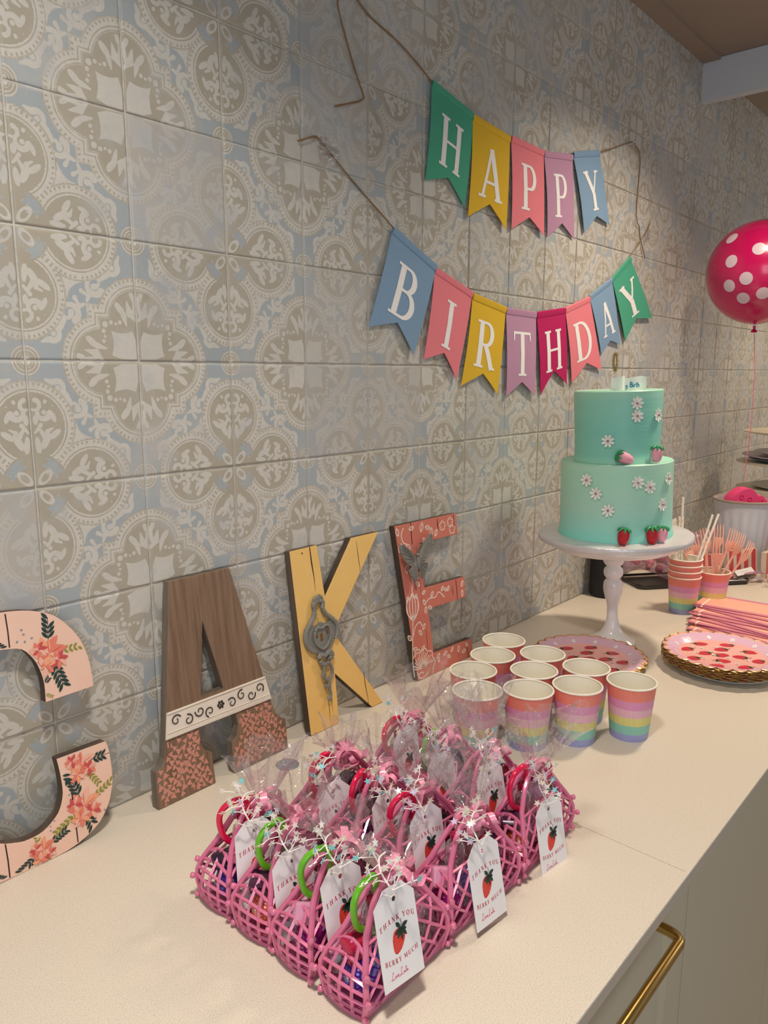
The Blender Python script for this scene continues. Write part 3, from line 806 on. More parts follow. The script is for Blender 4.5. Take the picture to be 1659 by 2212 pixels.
for pts, w in (([(.706,.3185),(.7065,.298),(.707,.276)], .0022), ([(.842,.178),(.8435,.157),(.8445,.136)], .0018), ([(.790,.316),(.7905,.302),(.791,.290)], [.0006,.003,.0006]), ([(.845,.316),(.846,.300),(.847,.285)], [.002,.0012,.003]),
               ([(.721,.270),(.7225,.235),(.7245,.190),(.7275,.150)], [.0004,.0010,.0008,.0004]), ([(.733,.115),(.736,.075),(.739,.020)], [.0004,.001,.0006]), ([(.868,.040),(.871,.020),(.872,.001)], .0016), ([(.828,.166),(.829,.155),(.830,.146)], [.0006,.002,.0006])):
    stroke(m, pts, w, F_, -.0002)
m.build('plank_line', MT_CRACK, tE)
# butterfly
bt = thing('butterfly_ornament', None, None); bt.parent = tE; bt.location = (.7077, -.0105, .2440); bt.rotation_euler = (0, math.radians(-4), 0)
bt['label'] = 'grey metal butterfly fixed on the upright'
def wing(pts, sgn, name):
    m = M(); q = catmull([(x*sgn, y) for x, y in pts], 4)
    fnw = lambda x, y, d: (x, d - abs(x)*.06, y)
    m.poly(q, fnw, .0, .0022)
    cx = sum(p[0] for p in q)/len(q); cy = sum(p[1] for p in q)/len(q)
    for k in range(0, len(q), 3):
        e = (q[k][0]*.88+.0*cx, q[k][1]*.88)
        m.tube([(0.002*sgn, -.0004, .001), (e[0]*.5, -.0008-abs(e[0])*.03, e[1]*.5+.001), (e[0], -.0006-abs(e[0])*.06, e[1])], .0009, 5)
    m.tube([fnw(x*.97, y*.97, -.0002) for x, y in q], .0010, 5, closed=True)
    return m.build('wing', MT_METALG, bt, smooth=True)
for sg in (-1, 1):
    wing([(.001,.004),(.014,.020),(.030,.034),(.046,.044),(.050,.038),(.046,.022),(.036,.006),(.020,-.006),(.003,-.006)], sg, 'wing')
    wing([(.001,-.004),(.016,-.008),(.028,-.012),(.026,-.022),(.018,-.032),(.013,-.040),(.008,-.034),(.006,-.022),(.001,-.012)], sg, 'wing')
m = M(); m.ball((0, -.002, -.004), .004, 8, (1, .8, 3.4)); m.ball((0, -.002, .0125), .0035, 8); m.build('abdomen', MT_METALG, bt, smooth=True)
for sg in (-1, 1):
    m = M(); m.tube([(0, -.002, .014), (sg*.003, -.003, .024), (sg*.010, -.003, .031), (sg*.013, -.003, .028)], .0007, 5); m.build('antenna', MT_METALG, bt)

# ---------------------------------------------------------------- pennant banners
def cloth(name, c, speck=.10):
    t = NT(name); g = t.add('ShaderNodeNewGeometry'); p = g.outputs['Position']
    mp = t.add('ShaderNodeMapping'); t.link(p, mp.inputs[0]); mp.inputs['Scale'].default_value = (250, 1, 2400)
    mp2 = t.add('ShaderNodeMapping'); t.link(p, mp2.inputs[0]); mp2.inputs['Scale'].default_value = (2400, 1, 250)
    n1 = t.noise(mp.outputs[0], 1, 2); n2 = t.noise(mp2.outputs[0], 1, 2)
    n = t.math('MULTIPLY_ADD', t.math('ADD', n1, n2), speck*1.6, 1-speck*1.6)
    mm = t.add('ShaderNodeVectorMath', operation='SCALE'); mm.inputs[0].default_value = c[:3]; t.link(n, mm.inputs['Scale'])
    t.link(mm.outputs[0], t.p.inputs['Base Color']); t.p.inputs['Roughness'].default_value = .9
    t.p.inputs['Specular IOR Level'].default_value = .15
    t.bump(t.math('ADD', n1, n2), .4, .0006); return t.m
CL = {'green': cloth('green_felt', srgb(84, 172, 140), .04), 'yellow': cloth('yellow_felt', srgb(232, 188, 58), .04), 'pink': cloth('pink_felt', srgb(242, 136, 146), .04),
      'lilac': cloth('lilac_felt', srgb(196, 148, 176), .04), 'blue': cloth('blue_burlap', srgb(136, 166, 194), .22), 'magenta': cloth('magenta_felt', srgb(196, 42, 100), .04)}
MT_LET = simple('white_letter_print', srgb(250, 246, 242), .7, noise=.02)
MT_TWINE = simple('jute_twine', srgb(140, 110, 76), .9, noise=.35, nscale=600)
def clear_mat(name, tint=(1, 1, 1, 1), gloss=.16, rough=.06, bump=.5, scale=60, haze=0.0, hcol=(1, 1, 1, 1)):
    t = NT(name); t.n.remove(t.p)
    tr = t.add('ShaderNodeBsdfTransparent'); tr.inputs[0].default_value = tint
    gl = t.add('ShaderNodeBsdfGlossy'); gl.inputs['Roughness'].default_value = rough
    lw = t.add('ShaderNodeLayerWeight'); lw.inputs[0].default_value = .35
    v = t.coords('Object'); nz = t.noise(v, scale, 3, .6)
    b = t.add('ShaderNodeBump'); b.inputs['Strength'].default_value = bump; b.inputs['Distance'].default_value = .01
    t.link(nz, b.inputs['Height']); t.link(b.outputs[0], gl.inputs['Normal']); t.link(b.outputs[0], lw.inputs['Normal'])
    mx = t.add('ShaderNodeMixShader')
    f = t.math('MULTIPLY_ADD', lw.outputs['Facing'], gloss*2.2, gloss*.25)
    t.link(f, mx.inputs[0]); t.link(tr.outputs[0], mx.inputs[1]); t.link(gl.outputs[0], mx.inputs[2])
    last = mx
    if haze:
        df = t.add('ShaderNodeBsdfDiffuse'); df.inputs[0].default_value = hcol
        m2 = t.add('ShaderNodeMixShader'); m2.inputs[0].default_value = haze
        t.link(mx.outputs[0], m2.inputs[1]); t.link(df.outputs[0], m2.inputs[2]); last = m2
    t.link(last.outputs[0], t.out.inputs[0]); return t.m
MT_TAPE = clear_mat('clear_tape', gloss=.30, rough=.10, bump=.5, scale=90)

FLAGS = {
 'HAPPY': [('H','green',[(.767,2.026),(.902,1.999),(.876,1.825),(.807,1.869),(.751,1.853)]),('A','yellow',[(.897,1.999),(1.031,1.987),(1.023,1.802),(.959,1.842),(.884,1.808)]),
  ('P','pink',[(1.035,1.990),(1.169,1.988),(1.179,1.811),(1.103,1.839),(1.043,1.806)]),('P','lilac',[(1.170,1.987),(1.300,2.005),(1.327,1.822),(1.252,1.847),(1.200,1.811)]),('Y','blue',[(1.302,2.012),(1.435,2.042),(1.507,1.880),(1.417,1.884),(1.373,1.842)])],
 'BIRTHDAY': [('B','blue',[(.661,1.758),(.788,1.705),(.719,1.537),(.670,1.594),(.595,1.583)]),('I','pink',[(.784,1.702),(.909,1.665),(.856,1.490),(.806,1.544),(.750,1.529)]),('R','yellow',[(.910,1.663),(1.035,1.643),(1.010,1.459),(.947,1.503),(.874,1.478)]),
  ('T','lilac',[(1.035,1.642),(1.162,1.640),(1.165,1.451),(1.097,1.484),(1.043,1.452)]),('H','magenta',[(1.164,1.640),(1.297,1.658),(1.319,1.478),(1.248,1.509),(1.195,1.453)]),('D','pink',[(1.297,1.658),(1.421,1.694),(1.507,1.513),(1.410,1.529),(1.345,1.479)]),
  ('A','blue',[(1.420,1.696),(1.542,1.751),(1.611,1.581),(1.537,1.587),(1.501,1.551)]),('Y','green',[(1.542,1.751),(1.646,1.816),(1.811,1.663),(1.701,1.656),(1.638,1.592)])]}
def flag_fn(c, seed):
    TL, TR, BR, NO, BL = [Vector(p) for p in c]; r = random.Random(seed)
    a0, a1, a2 = r.uniform(-.003, .003), r.uniform(0, 2), r.uniform(.001, .004)
    mid_b = (BL+BR)/2
    def fn(u, v, d):
        top = TL.lerp(TR, u); bot = BL.lerp(BR, u); p = top.lerp(bot, v)
        y = -.0085 - .003*math.sin(PI*v)*(1+.4*math.sin(a1+3*u)) - a2*v*v*1.2 + .0015*math.sin(6*u+a1)*v
        return (p.x, y + d, p.y)
    # v of the notch
    ax = (BL+BR)/2 - (TL+TR)/2; vn = (NO - (TL+TR)/2).dot(ax)/ax.dot(ax)
    return fn, vn
def banner(word, cats, label, lines, tape):
    t = thing('pennant_banner', label, 'banner', (0, 0, 0))
    for i, (ch, col, c) in enumerate(FLAGS[word]):
        fn, vn = flag_fn(c, hash_(word)+i)
        m = M(); nu, nv = 10, 10; b = m.base()
        for i2 in range(nu+1):
            u = i2/nu; vb = 1 - (1-vn)*(1-abs(2*u-1))
            for j in range(nv+1): m.v.append(fn(u, vb*j/nv, 0))
        k = len(m.v)
        for q in list(m.v): m.v.append((q[0], q[1]+.0009, q[2]))
        for i2 in range(nu):
            for j in range(nv):
                q = [b+i2*(nv+1)+j, b+(i2+1)*(nv+1)+j, b+(i2+1)*(nv+1)+j+1, b+i2*(nv+1)+j+1]
                m.face(q); m.face([x+k for x in q[::-1]])
        edge = [b+i2*(nv+1) for i2 in range(nu+1)] + [b+nu*(nv+1)+j for j in range(1, nv+1)] + [b+i2*(nv+1)+nv for i2 in range(nu-1, -1, -1)] + [b+j for j in range(nv-1, 0, -1)]
        for a, e in zip(edge, edge[1:]+edge[:1]): m.face([a, a+k, e+k, e])
        f = m.build('flag', CL[col], t, smooth=True); f['label'] = '%s %s flag with a white %s' % (col, 'burlap' if col == 'blue' else 'felt', ch)
        # folded hem and stitch
        m = M(); b = m.base(); ee = []
        for i2 in range(13):
            u = i2/12; ee += [fn(u, -.012, -.0002), fn(u, .0, -.0030), fn(u, .035, -.0028), fn(u, .062, -.0012), fn(u, .064, -.0001)]
        m.v += ee
        for i2 in range(12):
            for j in range(4): m.face([b+i2*5+j, b+i2*5+5+j, b+i2*5+6+j, b+i2*5+1+j])
        m.build('hem', CL[col], f, smooth=True)
        gw = GLYPH[ch][0]; m = M()
        w_, h_ = (Vector(c[1])-Vector(c[0])).length, ((Vector(c[4])+Vector(c[2]))/2-(Vector(c[0])+Vector(c[1]))/2).length
        H_ = .51
        def fl(x, y, d): return fn(x, y, d)
        text(m, ch, lambda x, y, d: fn(.5 + x/w_*h_*1.12, .755 - y, d), 0, 0, H_, -.0007, bold=1.15)
        m.build('letter', MT_LET, f)
    for ln in lines:
        q = catmull([(x, z) for x, z in ln], 4, False)
        M().tube([(x, -.0075 - .002*math.sin(i*.7), z) for i, (x, z) in enumerate(q)], [.00135+.0002*math.sin(i*2.2) for i in range(len(q))], 6).build('twine', MT_TWINE, t)
    for (x, z, w, a) in tape:
        m = M(); n = 5; b = m.base(); rr = random.Random(int(x*1000))
        for i in range(n+1):
            for j in range(n+1):
                u, v = (i/n-.5)*w, (j/n-.5)*w*.7
                m.v.append((x+u*math.cos(a)-v*math.sin(a), -.011 + rr.uniform(-.0012, .0012), z+u*math.sin(a)+v*math.cos(a)))
        for i in range(n):
            for j in range(n): q = b+i*(n+1)+j; m.face([q, q+n+1, q+n+2, q+1])
        m.build('clear_tape', MT_TAPE, t, fix=False)
def hash_(w): return sum(ord(c)*(i+3) for i, c in enumerate(w))
banner('HAPPY', None, 'upper hanging banner of five coloured flags spelling HAPPY', [
  [(.519,1.922),(.570,1.941),(.584,1.949),(.582,1.957),(.559,2.006),(.526,2.066),(.534,2.083),(.555,2.096),(.598,2.081),(.668,2.063),(.767,2.023)],
  [(.767,2.023),(.900,1.999),(1.033,1.989),(1.169,1.987),(1.301,2.008),(1.437,2.041),(1.609,2.099),(1.638,2.099),(1.680,2.062),(1.674,1.924),(1.696,1.900),(1.716,1.866),(1.743,1.820)]],
  [(.560,2.098,.03,0), (1.62,2.10,.03,0)])
banner('BIRTHDAY', None, 'lower hanging banner of eight coloured flags spelling BIRTHDAY', [
  [(.438,1.853),(.470,1.866),(.482,1.867),(.510,1.846),(.586,1.803),(.661,1.756)],
  [(.661,1.756),(.786,1.703),(.909,1.663),(1.035,1.641),(1.163,1.638),(1.297,1.656),(1.421,1.694),(1.542,1.750),(1.647,1.816),(1.719,1.873),(1.768,1.923)]],
  [(.500,1.852,.045,-.4), (1.745,1.885,.04,.6)])

# ---------------------------------------------------------------- cake stand, board, cake (very slightly leaning)
BASE = Vector((1.166, -.2335, .9003))
axis = Vector((.7483987, .66324912, 0))
tilt = Matrix.Rotation(-.030, 3, axis)
TE = tilt.to_euler()
MT_CHINA = simple('white_china', srgb(242, 240, 236), .12, noise=.01, coat=.4)
cs = thing('cake_stand', 'tall white china cake stand with a turned stem', 'cake stand', BASE, rot=TE)
m = M(); m.lathe([(.0, .0), (.050, .0), (.0525, .003), (.051, .008), (.044, .012), (.034, .018), (.0255, .025), (.0200, .034), (.0165, .043), (.0135, .055), (.0118, .070), (.0118, .085), (.0135, .095), (.0175, .110), (.0205, .122), (.0214, .133), (.0205, .143), (.0165, .149), (.0138, .1515), (.0165, .154), (.0205, .160), (.0215, .167), (.0200, .174), (.0155, .179), (.0150, .181), (.0190, .184), (.0225, .190), (.0236, .197), (.0222, .205), (.0180, .211), (.0165, .216)], 40, cap=False)
m.build('stem', MT_CHINA, cs, smooth=True)
m = M(); m.lathe([(.0, .213), (.030, .2135), (.09, .217), (.128, .224), (.140, .231), (.1435, .237), (.1425, .2412), (.138, .2405), (.10, .240), (.0, .240)], 64)
m.build('plate', MT_CHINA, cs, smooth=True)
# foil-covered board
def foil_mat():
    t = NT('silver_white_foil'); v = t.coords('Object'); n = t.noise(v, 26, 3, .6); n2 = t.noise(v, 90, 2)
    c = t.mix(n, srgb(214, 210, 212), srgb(240, 237, 236)); t.link(c, t.p.inputs['Base Color'])
    t.p.inputs['Metallic'].default_value = .35; t.p.inputs['Roughness'].default_value = .36
    t.bump(t.math('ADD', n, t.math('MULTIPLY', n2, .3)), .6, .004); return t.m
cbo = thing('cake_board', 'round foil-wrapped cake board between stand and cake', 'cake board', BASE, rot=TE)
rb = random.Random(9); ph = [rb.uniform(-1, 1) for _ in range(96)]
m = M(); m.lathe([(.0, .2430), (.160, .2430), (.1645, .2445), (.166, .249), (.1662, .254), (.1645, .2568), (.161, .2575), (.0, .2577)], 96, rf=lambda t, r, z: 1 + (.004*ph[int(t/(2*PI)*96) % 96] if r > .163 else 0))
m.build('board', foil_mat(), cbo, smooth=True)

def icing(name, stops):
    t = NT(name); v = t.coords('Object'); s = t.add('ShaderNodeSeparateXYZ'); t.link(v, s.inputs[0])
    mp = t.add('ShaderNodeMapping'); t.link(v, mp.inputs[0]); mp.inputs['Scale'].default_value = (6, 6, 60); n = t.noise(mp.outputs[0], 1, 3)
    z = t.math('ADD', s.outputs['Z'], t.math('MULTIPLY_ADD', n, .02, -.01))
    f = t.step(z, .2577, .570); c = t.ramp(f, stops)
    t.link(c, t.p.inputs['Base Color']); t.p.inputs['Roughness'].default_value = .42
    t.p.inputs['Subsurface Weight'].default_value = .08; t.p.inputs['Subsurface Radius'].default_value = (.01, .01, .01)
    mp2 = t.add('ShaderNodeMapping'); t.link(v, mp2.inputs[0]); mp2.inputs['Scale'].default_value = (9, 9, 160); n2 = t.noise(mp2.outputs[0], 1, 3)
    t.bump(n2, .25, .0015); return t.m
MT_ICE = icing('mint_buttercream', [(0, srgb(140, 226, 208)), (.08, srgb(160, 230, 212)), (.22, srgb(178, 226, 206)), (.47, srgb(176, 228, 200)), (.50, srgb(184, 228, 204)), (.56, srgb(142, 214, 192)), (.74, srgb(134, 210, 192)), (.92, srgb(148, 216, 196)), (1, srgb(172, 224, 196))])
ck = thing('birthday_cake', 'two tier mint green cake with sugar daisies and strawberries', 'cake', BASE, rot=TE)
def tier(z0, z1, r0, r1, rag):
    rr_ = random.Random(rag); w = [rr_.uniform(-1, 1) for _ in range(9)]
    wob = lambda t, r, z: 1 + .006*sum(w[k]*math.cos((k+1)*t+w[-k-1]*4) for k in range(3))*.5
    pr = [(.0, z0), (r0+.003, z0), (r0+.0035, z0+.004), (r0+.001, z0+.010)]
    n = 12
    for i in range(1, n): pr.append((r0+(r1-r0)*i/n, z0+.010+(z1-z0-.013)*i/n))
    pr += [(r1-.0002, z1-.002), (r1-.0025, z1), (r1-.012, z1-.0015), (.0, z1-.002)]
    m = M(); m.lathe(pr, 72, rf=wob); return m
tier(.2577, .4205, .1185, .1175, 1).build('lower_tier', MT_ICE, ck, smooth=True)
tier(.4190, .5690, .0885, .0925, 4).build('upper_tier', MT_ICE, ck, smooth=True)
MT_SUGAR = simple('white_sugar_paste', srgb(250, 248, 240), .5, noise=.02)
MT_BEAD = simple('rose_silver_bead', srgb(190, 150, 150), .2, .9)
MT_SRED = simple('red_sugar_strawberry', srgb(188, 26, 40), .55, noise=.12, nscale=200, bump=.5)
MT_SPINK = simple('pink_sugar_strawberry', srgb(246, 168, 186), .6, noise=.06, nscale=200, bump=.5)
MT_SGREEN = simple('green_sugar_leaf', srgb(40, 150, 92), .5)
def on_side(obj, ang, r, z, roll=0.0, push=0.0):
    a = math.radians(ang)
    M3 = Matrix.Rotation(a, 4, 'Z') @ Matrix.Translation((r+push, 0, z)) @ Matrix.Rotation(PI/2, 4, 'Y') @ Matrix.Rotation(roll, 4, 'Z') @ Matrix.Scale(1.12, 4)
    obj.matrix_local = M3
daisy_me = None
def daisy(parent, ang, r, z, roll):
    global daisy_me, bead_me
    if daisy_me is None:
        m = M()
        for q in range(8):
            a = 2*PI*q/8; c, s = math.cos(a), math.sin(a); b = m.base(); ring = []
            pts = [(.0012, 0, .0015), (.0045, .0016, .0020), (.0085, .0026, .0030), (.0115, .0016, .0036), (.0122, 0, .0036), (.0115, -.0016, .0036), (.0085, -.0026, .0030), (.0045, -.0016, .0020)]
            for x, y, zz in pts: ring.append((x*c-y*s, x*s+y*c, zz))
            for x, y, zz in pts: ring.append((x*c-y*s, x*s+y*c, zz-.0016))
            m.v += ring; mid = m.base(); m.v.append((.0075*c, .0075*s, .0018)); 
            for i in range(8):
                m.face([b+i, b+(i+1) % 8, mid]); m.face([b+(i+1) % 8, b+i, b+8+i, b+8+(i+1) % 8])
        m.lathe([(.0, -.0004), (.0042, .0), (.0042, .0018), (.0, .0020)], 10)
        o = m.build('daisy', MT_SUGAR, parent, smooth=True); daisy_me = o.data
        b_ = M().ball((0, 0, .0036), .0026, 8).build('bead', MT_BEAD, o, smooth=True); bead_me = b_.data
    else:
        o = bpy.data.objects.new('daisy', daisy_me); sc.collection.objects.link(o); o.parent = parent
        b_ = bpy.data.objects.new('bead', bead_me); sc.collection.objects.link(b_); b_.parent = o
    on_side(o, ang, r, z, roll)
for i, (a, z) in enumerate(((-132.3, .5438), (-131.7, .518), (-97.5, .5172), (-166.7, .4674))):
    daisy(ck, a, .0915 if z > .5 else .0896, z, i*.4)
for i, (a, z) in enumerate(((175.9, .3881), (-174.1, .3613), (-162.2, .3273), (-134.7, .3851), (-122.0, .3744), (-96.0, .3871), (-104.9, .3345))):
    daisy(ck, a, .1183, z, i*.7)
def strawberry(parent, name, col, ang, r, z, lean, s=1.0, side=0.0):
    m = M(); prof = [(.0005, -.0165), (.0055, -.016), (.0088, -.012), (.0108, -.004), (.0112, .004), (.0100, .0105), (.006, .0138), (.0005, .0145)]
    m.lathe(prof, 14)
    o = m.build(name, col, parent, smooth=True)
    m = M()
    for q in range(7):
        a = 2*PI*q/7; c, s_ = math.cos(a), math.sin(a)
        m.tube([(0, 0, .0150), (.006*c, .006*s_, .0160), (.0115*c, .0115*s_, .0125), (.0135*c, .0135*s_, .0085)], [.0016, .0024, .0022, .0006], 5, flat=1.0)
    m.ball((0, 0, .0155), .0028, 6)
    m.build('leaves', MT_SGREEN, o, smooth=True)
    a = math.radians(ang)
    o.matrix_local = Matrix.Translation((r*math.cos(a), r*math.sin(a), z)) @ Matrix.Rotation(lean, 4, Vector((axis.y*-1*0+R2.x, R2.y, 0))) @ Matrix.Rotation(side, 4, 'Z') @ Matrix.Scale(s, 4)
R2 = Vector((.7360582, .6523127, 0))
strawberry(ck, 'sugar_strawberry', MT_SPINK, -146.4, .103, .4335, -1.15, 1.05)
strawberry(ck, 'sugar_strawberry', MT_SPINK, -105.7, .1035, .4375, .05, 1.0)
strawberry(ck, 'sugar_strawberry', MT_SRED, -147.7, .131, .2755, .16, 1.05)
strawberry(ck, 'sugar_strawberry', MT_SRED, -121.3, .131, .2755, -.05, 1.05)
strawberry(ck, 'sugar_strawberry', MT_SPINK, -109.5, .131, .2755, .12, .98)
for o in bpy.data.objects:
    if o.name.startswith('sugar_strawberry'): o['label'] = ('pink' if o.data.materials[0] is MT_SPINK else 'red') + ' sugar strawberry with green leaves'
# writing ribbon on top
rbn = thing('ribbon_topper', None, None); rbn.parent = ck; rbn['label'] = 'white sugar ribbon with blue writing'
def strip(path, z0, z1, parent, name, mat, thick=.002):
    m = M(); n = len(path); b = m.base()
    nor = []
    for i in range(n):
        a, c = path[max(0, i-1)], path[min(n-1, i+1)]; dx, dy = c[0]-a[0], c[1]-a[1]; l = math.hypot(dx, dy); nor.append((-dy/l*thick/2, dx/l*thick/2))
    for i, (x, y) in enumerate(path):
        nx, ny = nor[i]; zz0, zz1 = (z0(i/(n-1)), z1(i/(n-1)))
        m.v += [(x+nx, y+ny, zz0), (x+nx, y+ny, zz1), (x-nx, y-ny, zz1), (x-nx, y-ny, zz0)]
    for i in range(n-1):
        for j in range(4): m.face([b+i*4+j, b+i*4+(j+1) % 4, b+i*4+4+(j+1) % 4, b+i*4+4+j])
    m.face([b, b+1, b+2, b+3]); m.face([b+(n-1)*4+3-j for j in range(4)])
    return m.build(name, mat, parent, smooth=True)
# frame on the cake top: e1 runs to picture right, e2 away from the lens
E1 = Vector((.6635, -.7482)); E2 = Vector((.7484, .6632)); ctr = Vector((-.012, -.008))
L2 = lambda a, b: tuple(ctr + E1*a + E2*b)
strip([L2(a, -.030+.006*math.sin(a*200)) for a in [-.026+.026*i/8 for i in range(9)]], lambda t: .569+.004*(1-t)*0, lambda t: .5945+.004*t, rbn, 'ribbon_fold', MT_SUGAR)
strip([L2(.0+.050*i/10, -.022-.004*math.sin(i*.5)) for i in range(11)], lambda t: .568, lambda t: .5925+.006*t-.012*max(0, t-.8), rbn, 'ribbon_tail', MT_SUGAR)
MT_BLUEINK = simple('blue_ink', srgb(44, 130, 168), .6)
m = M(); wfn = lambda x, y, d: (*L2(x, -.0255-.0035*math.sin(x*100)*1.0+d-.0012), .5745+y)
def scr(strokes, x0, sc_, w):
    for s_ in strokes: stroke(m, [(x0+x*sc_, y*sc_) for x, y in catmull(s_, 3, False)], w, wfn, 0)
scr([[(.0, .5), (.05, .2), (.2, .15), (.3, .5)], [(.32, .5), (.28, .0), (.15, -.35), (.0, -.25)]], .004, .009, .0016)
scr([[(.0, 0), (.03, .5), (.06, 1.1)], [(.0, 1.05), (.35, 1.1), (.42, .8), (.1, .58)], [(.1, .58), (.5, .55), (.5, .15), (.0, .02)]], .0125, .0095, .0018)
scr([[(.0, 0), (.02, .6)], [(.03, .85), (.05, .92)]], .019, .0095, .0016)
scr([[(.0, 0), (.0, .6)], [(.0, .45), (.12, .62), (.25, .55)]], .0215, .0095, .0016)
scr([[(.1, 1.0), (.08, .3), (.2, 0), (.3, .1)], [(-.08, .68), (.3, .70)]], .0255, .0095, .0016)
scr([[(.0, 0), (.0, 1.05)], [(.0, .4), (.15, .62), (.28, .4), (.3, .0)]], .0295, .0095, .0016)
m.build('blue_lettering', MT_BLUEINK, rbn)
t = NT('gold_glitter'); v = t.coords('Object'); n = t.noise(v, 900, 2); c = t.ramp(n, [(.3, srgb(150, 124, 70)), (.5, srgb(232, 214, 160)), (.7, srgb(255, 250, 230))], 'CONSTANT')
t.link(c, t.p.inputs['Base Color']); t.p.inputs['Metallic'].default_value = .8; t.p.inputs['Roughness'].default_value = .25; t.bump(n, 1, .002); MT_GLIT = t.m
cd = thing('glitter_candle', None, None); cd.parent = ck; cd['label'] = 'slim gold glitter number candle'
cx_, cy_ = L2(-.014, -.012)
M().tube([(cx_, cy_, .560), (cx_, cy_, .612)], .0010, 6).build('stick', simple('clear_stick', srgb(210, 196, 170), .3), cd)
m = M(); pts = [(cx_+E1.x*.0042*math.sin(q)*(1 if math.cos(q) > -.3 else .7), cy_+E1.y*.0042*math.sin(q), .6270+.0190*math.cos(q)) for q in [2*PI*i/22 for i in range(22)]]
m.tube(pts, .0028, 6, closed=True); m.build('number_loop', MT_GLIT, cd, smooth=True)

# ---------------------------------------------------------------- round speaker behind the stand
sp = thing('cylinder_speaker', 'black cylinder speaker against the wall behind the cake stand', 'speaker', (1.512, -.052, .9))
MT_BLK = simple('black_mesh', srgb(38, 38, 40), .8, noise=.15, nscale=500, bump=.4)
M().lathe([(.0, .002), (.039, .002), (.042, .006), (.0425, .012), (.0425, .140), (.041, .146), (.037, .149)], 36).build('grille', MT_BLK, sp, smooth=True)
M().lathe([(.0, 0), (.036, 0), (.036, .003), (.0, .003)], 24).build('foot', simple('black_rubber', srgb(24, 24, 25), .7), sp)
M().lathe([(.0, .149), (.037, .149), (.0365, .1505), (.0, .1505)], 30).build('top_cap', simple('black_plastic', srgb(30, 30, 32), .35), sp)

# ---------------------------------------------------------------- paper cups
def cup_mat():
    t = NT('pastel_striped_paper'); v = t.coords('Object'); s = t.add('ShaderNodeSeparateXYZ'); t.link(v, s.inputs[0])
    mp = t.add('ShaderNodeMapping'); t.link(v, mp.inputs[0]); mp.inputs['Scale'].default_value = (300, 300, 20); n = t.noise(mp.outputs[0], 1, 2)
    z = t.math('ADD', s.outputs['Z'], t.math('MULTIPLY_ADD', n, .0016, -.0008))
    f = t.step(z, 0, .097)
    c = t.ramp(f, [(0, srgb(166, 172, 222)), (.135, srgb(150, 214, 196)), (.30, srgb(232, 224, 140)), (.45, srgb(240, 190, 206)), (.60, srgb(232, 156, 198)), (.755, srgb(246, 142, 126))], 'CONSTANT')
    k = t.mix(n, srgb(232, 232, 232), (1, 1, 1, 1)); c = t.mix(1, c, k, 'MULTIPLY')
    t.link(c, t.p.inputs['Base Color']); t.p.inputs['Roughness'].default_value = .55; t.bump(n, .25, .0008); return t.m
MT_CUP = cup_mat(); MT_CUPW = simple('white_cup_inside', srgb(248, 242, 226), .45, noise=.02)
def make_cup():
    t = thing('paper_cup', 'x', 'cup')
    m = M(); m.lathe([(.0290, .0), (.0308, .0), (.0316, .003), (.0400, .0945)], 48, cap=False); P(m.build('wall', MT_CUP, t, smooth=True))
    m = M(); m.lathe([(.0396, .0940), (.0308, .004), (.0295, .0035), (.0, .0035)], 48, cap=False); P(m.build('inner_wall', MT_CUPW, t, smooth=True))
    m = M(); m.tube([(.0400*math.cos(q), .0400*math.sin(q), .0955) for q in [2*PI*i/48 for i in range(48)]], .0016, 8, closed=True, up=(0, 0, 1)); P(m.build('rim', MT_CUPW, t, smooth=True))
    return t
cup0 = make_cup()
cups = [(0.7912, -0.1822,'striped paper cup at the very back of the cup group'), (0.7115, -0.2098,'striped paper cup beside the red letter E, second row from the back'),
 (0.7783, -0.2744,'striped paper cup touching the left plate stack, second row from the back'), (0.6284, -0.2243,'striped paper cup nearest the foot of the red letter E'),
 (0.699, -0.3031,'striped paper cup in the middle of the group, ringed by others'), (0.772, -0.365,'striped paper cup between the plate stack and the separate front cup'),
 (0.5632, -0.278,'striped paper cup at the wall-side front corner, behind the clear wrap'), (0.6223, -0.3382,'striped paper cup in the front row, second from the favour bags'),
 (.691,-.390,'striped paper cup in the front row, third from the favour bags'), (.767,-.450,'striped paper cup standing nearest the worktop front edge')]
first = True
for i, (x, y, lb) in enumerate(cups):
    rz = i*1.3
    if first: cup0.location = (x, y, .9); cup0.rotation_euler = (0, 0, rz); cup0['label'] = lb; cup0['group'] = 'empty pastel striped paper cups'; first = False
    else: dup(cup0, (x, y, .9), rz, lb, 'empty pastel striped paper cups')
bx, by = 1.504, -.268
for k, lb in enumerate(('lowest paper cup of the nested stack holding straws', 'second paper cup up in the nested straw stack', 'third paper cup up in the nested straw stack', 'top paper cup of the nested stack, full of straws')):
    dup(cup0, (bx, by, .9 + .0155*k), k*.8, lb, 'nested striped cups with straws')
dup(cup0, (1.602, -.308, .9), 2.0, 'striped paper cup full of peach plastic forks', 'cup of peach forks')

